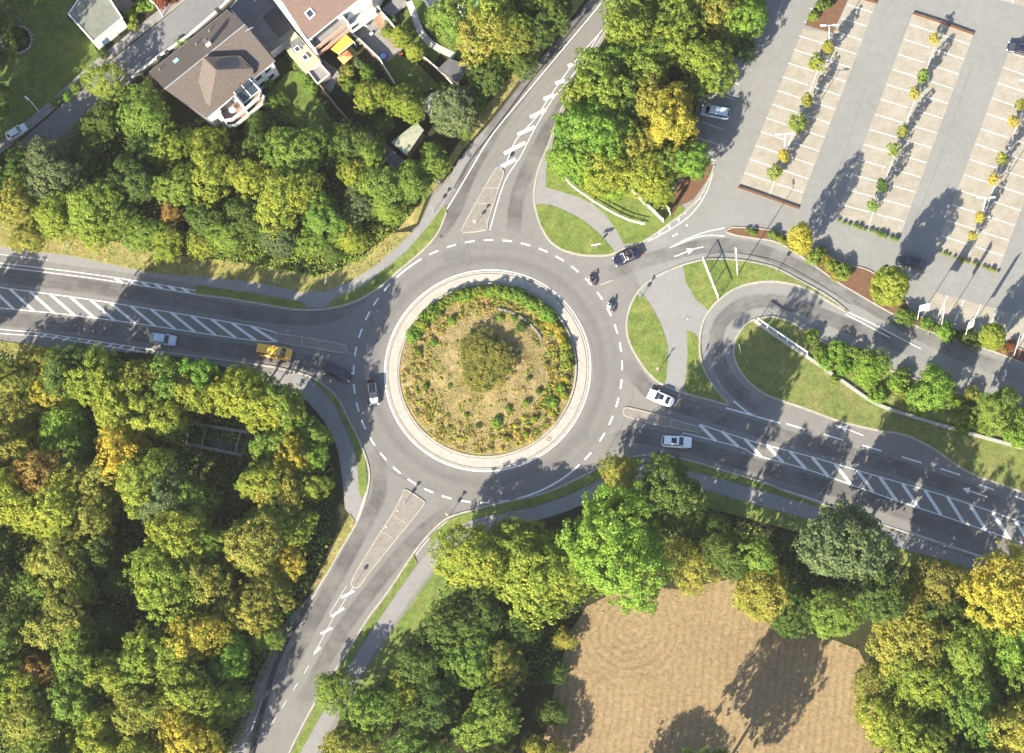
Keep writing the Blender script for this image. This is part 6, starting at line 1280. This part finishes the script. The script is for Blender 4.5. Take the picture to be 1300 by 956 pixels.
# timber edges at the bay ends, stone wall on the mound, manholes, posts
wallthing('timber_edge', 'brown timber edging at the foot of the first bay row', 'edging', [(937,238),(975,251),(1014,265)], .3, .28, MAT['wood'], MAT['mulch'], .03)
wallthing('timber_edge', 'brown timber edging at the head of the second bay row', 'edging', [(1159,17.5),(1198,30),(1236,44)], .35, .28, MAT['wood'], MAT['mulch'], .03)
wallthing('timber_edge', 'brown timber edging at the head of the first bay row', 'edging', [(1092,-2),(1113,4)], .4, .28, MAT['wood'], MAT['mulch'], .03)
rt = thing('stone_wall', 'curved dry stone wall segment on the roundabout mound', 'wall', (6.5, 8.0, mound_z(6.5, 8))); og = tuple(rt.location)
mb = MB()
for k in range(24):
    a = R_(78 - k * 2.1); x, y = 9.9 * math.cos(a), 9.9 * math.sin(a)
    if k in (8, 9, 15): continue
    for l in range(2): mb.box((x + rnd.uniform(-.04,.04), y + rnd.uniform(-.04,.04), mound_z(x, y) + .0 + l * .2), (.3, .42, .25), a + rnd.uniform(-.1, .1))
mb.build('stones', MAT['slate'], rt, og, bevel=.03)
RUST = plain('rusty iron', (.16, .085, .06), .8, var=.25)
def manhole(u, v, z, label, ringm):
    rt = thing('manhole_cover', label, 'manhole cover', tuple(P(u, v, z)), 0, 'manhole covers'); m_ = MB(); m_.lathe([(.38, 0), (.38, .012)], (0, 0, 0), 18); m_.build('frame', ringm, rt); m_ = MB(); m_.lathe([(.27, .012), (.27, .02)], (0, 0, 0), 16); m_.build('lid', MAT['kerb'], rt)
manhole(872.7, 405, .132, 'round manhole cover on the cobbled patch of the east island', RUST); manhole(697, 557, .102, 'rust-framed manhole cover on the pale apron', RUST); manhole(504.5, 648.5, .117, 'manhole cover on the south splitter island nearer the ring', RUST); manhole(490, 669, .117, 'manhole cover on the south splitter island in its middle section', RUST)
for i, (u, v, w_) in enumerate(((560,300,'north-west kerb of the ring'),(463,600,'kerb where the south arm begins'),(640,640,'lower kerb of the ring'),(900,592,'kerb below the white estate'),(1066,531,'kerb of the dry grass island'),(1040,338,'bark bed kerb by the golden tree'),(930,440,'inside kerb of the slip road bend'),(500,742,'kerb beside the south arm footpath'),(300,377,'kerb of the green west verge'))):
    p_ = P(u, v, .04); rt = thing('drain_grate', 'small iron drain grate at the ' + w_, 'drain', (p_.x, p_.y, .042), rnd.uniform(0, 3), 'drain grates'); m_ = MB(); m_.box((0, 0, 0), (.5, .42, .02)); m_.build('frame', MAT['dark_metal'], rt); m_ = MB()
    for k in range(5): m_.box((-.18 + k * .09, 0, .015), (.03, .34, .02))
    m_.build('grille', RUST, rt)
# ================================================================= LABELS of the trees and shrubs
MARKS = {
 'trees of the south-west wood': [('the sunken basin', 278, 560), ('the silver hatchback', 207, 431), ('the orange van', 349, 447), ('the bend of the south-west path', 425, 545), ('the black-topped wall', 370, 810), ('the west photo edge', 0, 620), ('the shaded clearing', 150, 770)],
 'trees between the houses and the west road': [('the big brown-roofed house', 285, 110), ('the residential street', 70, 165), ('the greenhouse', 518, 175), ('the west arm hatching', 190, 340), ('the north-west path bend', 440, 350), ('the annexe', 400, 120)],
 'trees in the gardens': [('the turquoise pool', 601, 9), ('the north arm', 680, 60), ('the stone ring bed', 21, 50)],
 'trees of the wood by the car park': [('the parked blue-grey van', 905, 143), ('the banner board', 830, 270), ('the north arm hatching', 690, 140), ('the first bay row', 960, 30), ('the white railing', 740, 245)],
 'young trees in the first bay row': [('the lower lamp post', 996, 197)], 'young trees in the second bay row': [('the timber edging', 1198, 30)], 'young trees in the third bay row': [('the low hedge', 1225, 330)],
 'trees along the field': [('the photo foot below the south arm', 480, 940), ('the lower photo edge by the field', 860, 960), ('the south-east photo corner', 1290, 940)],
 'shrubs in the strip between the two east roads': [('the mesh fence', 1025, 440), ('the pale low wall', 1112, 515), ('the east photo edge', 1300, 550)],
 'shrubs in the bark bed': [('the golden column tree', 1016, 304), ('the large round tree', 1130, 363), ('the emblem flag', 1225, 429), ('the entry end of the bed', 925, 292)],
 'shrubs around the roundabout island': [('the stone wall on the mound', 680, 400), ('the convertible', 796, 326), ('the dark car beside the apron', 474, 498), ('the apron manhole', 697, 557), ('the north splitter island', 605, 290)],
 'shrubs in the gardens': [('the big brown-roofed house', 285, 110), ('the white flat-roofed building', 125, 35), ('the annexe', 395, 80), ('the paddling pool', 486, 71), ('the grey shed', 575, 90), ('the residential street', 90, 125)],
 'shrubs in the stone ring bed': [('the white flat-roofed building', 125, 35)], 'shrubs at the head of the first bay row': [('the upper lamp post', 1052, 62)],
 'low hedge at the foot of the second bay row': [('the golden column tree', 1016, 304)], 'low hedge at the foot of the third bay row': [('the dark violet car', 1158, 332)],
}
NOUN = {'shrubs in the bark bed': 'bark-bed shrub', 'low hedge at the foot of the second bay row': 'low hedge shrub', 'low hedge at the foot of the third bay row': 'low hedge shrub', 'shrubs in the stone ring bed': 'plant in the stone ring', 'shrubs in the gardens': 'garden shrub', 'shrubs around the roundabout island': 'roundabout shrub', 'shrubs in the strip between the two east roads': 'strip shrub'}
ORD = ['', 'second ', 'third ', 'fourth ', 'fifth ', 'sixth ', 'seventh ', 'eighth ', 'ninth ', 'tenth ', 'eleventh ', 'twelfth ', 'thirteenth ', 'fourteenth ', 'fifteenth ']
def autolabel(items, noun):
    cells = {}
    for it in items:
        t, u, v, r, c, l, g = it
        if l: continue
        mk_ = min(MARKS.get(g, [('the roundabout', 618, 469)]), key=lambda q: (q[1] - u) ** 2 + (q[2] - v) ** 2); cells.setdefault((c, mk_, g), []).append(it)
    for (c, mk_, g), ls in cells.items():
        ls.sort(key=lambda it: (it[1] - mk_[1]) ** 2 + (it[2] - mk_[2]) ** 2)
        for i, it in enumerate(ls):
            nn = NOUN.get(g, noun)
            if len(ls) == 1: s = '%s %s nearest %s' % (LEAFNAME[c], nn, mk_[0])
            else: s = '%s %s, %snearest of its colour to %s' % (LEAFNAME[c], nn, ORD[i], mk_[0])
            it[0]['label'] = s
            it[0]['_where'] = g
    # the same words must not serve two groups
    seen = {}
    for it in items:
        s = it[0]['label']
        if s in seen or not s: it[0]['label'] = s + {'t': ' in the field tree belt', 's': ''}.get('t' if 'field' in (it[6] or '') else 's', '') or s + ' (%s)' % (it[6] or '')
        seen[s] = 1
        if '_where' in it[0].keys(): del it[0]['_where']
autolabel(TREES, 'tree'); autolabel(SHRUBS, 'shrub')
bpy.context.view_layer.update()
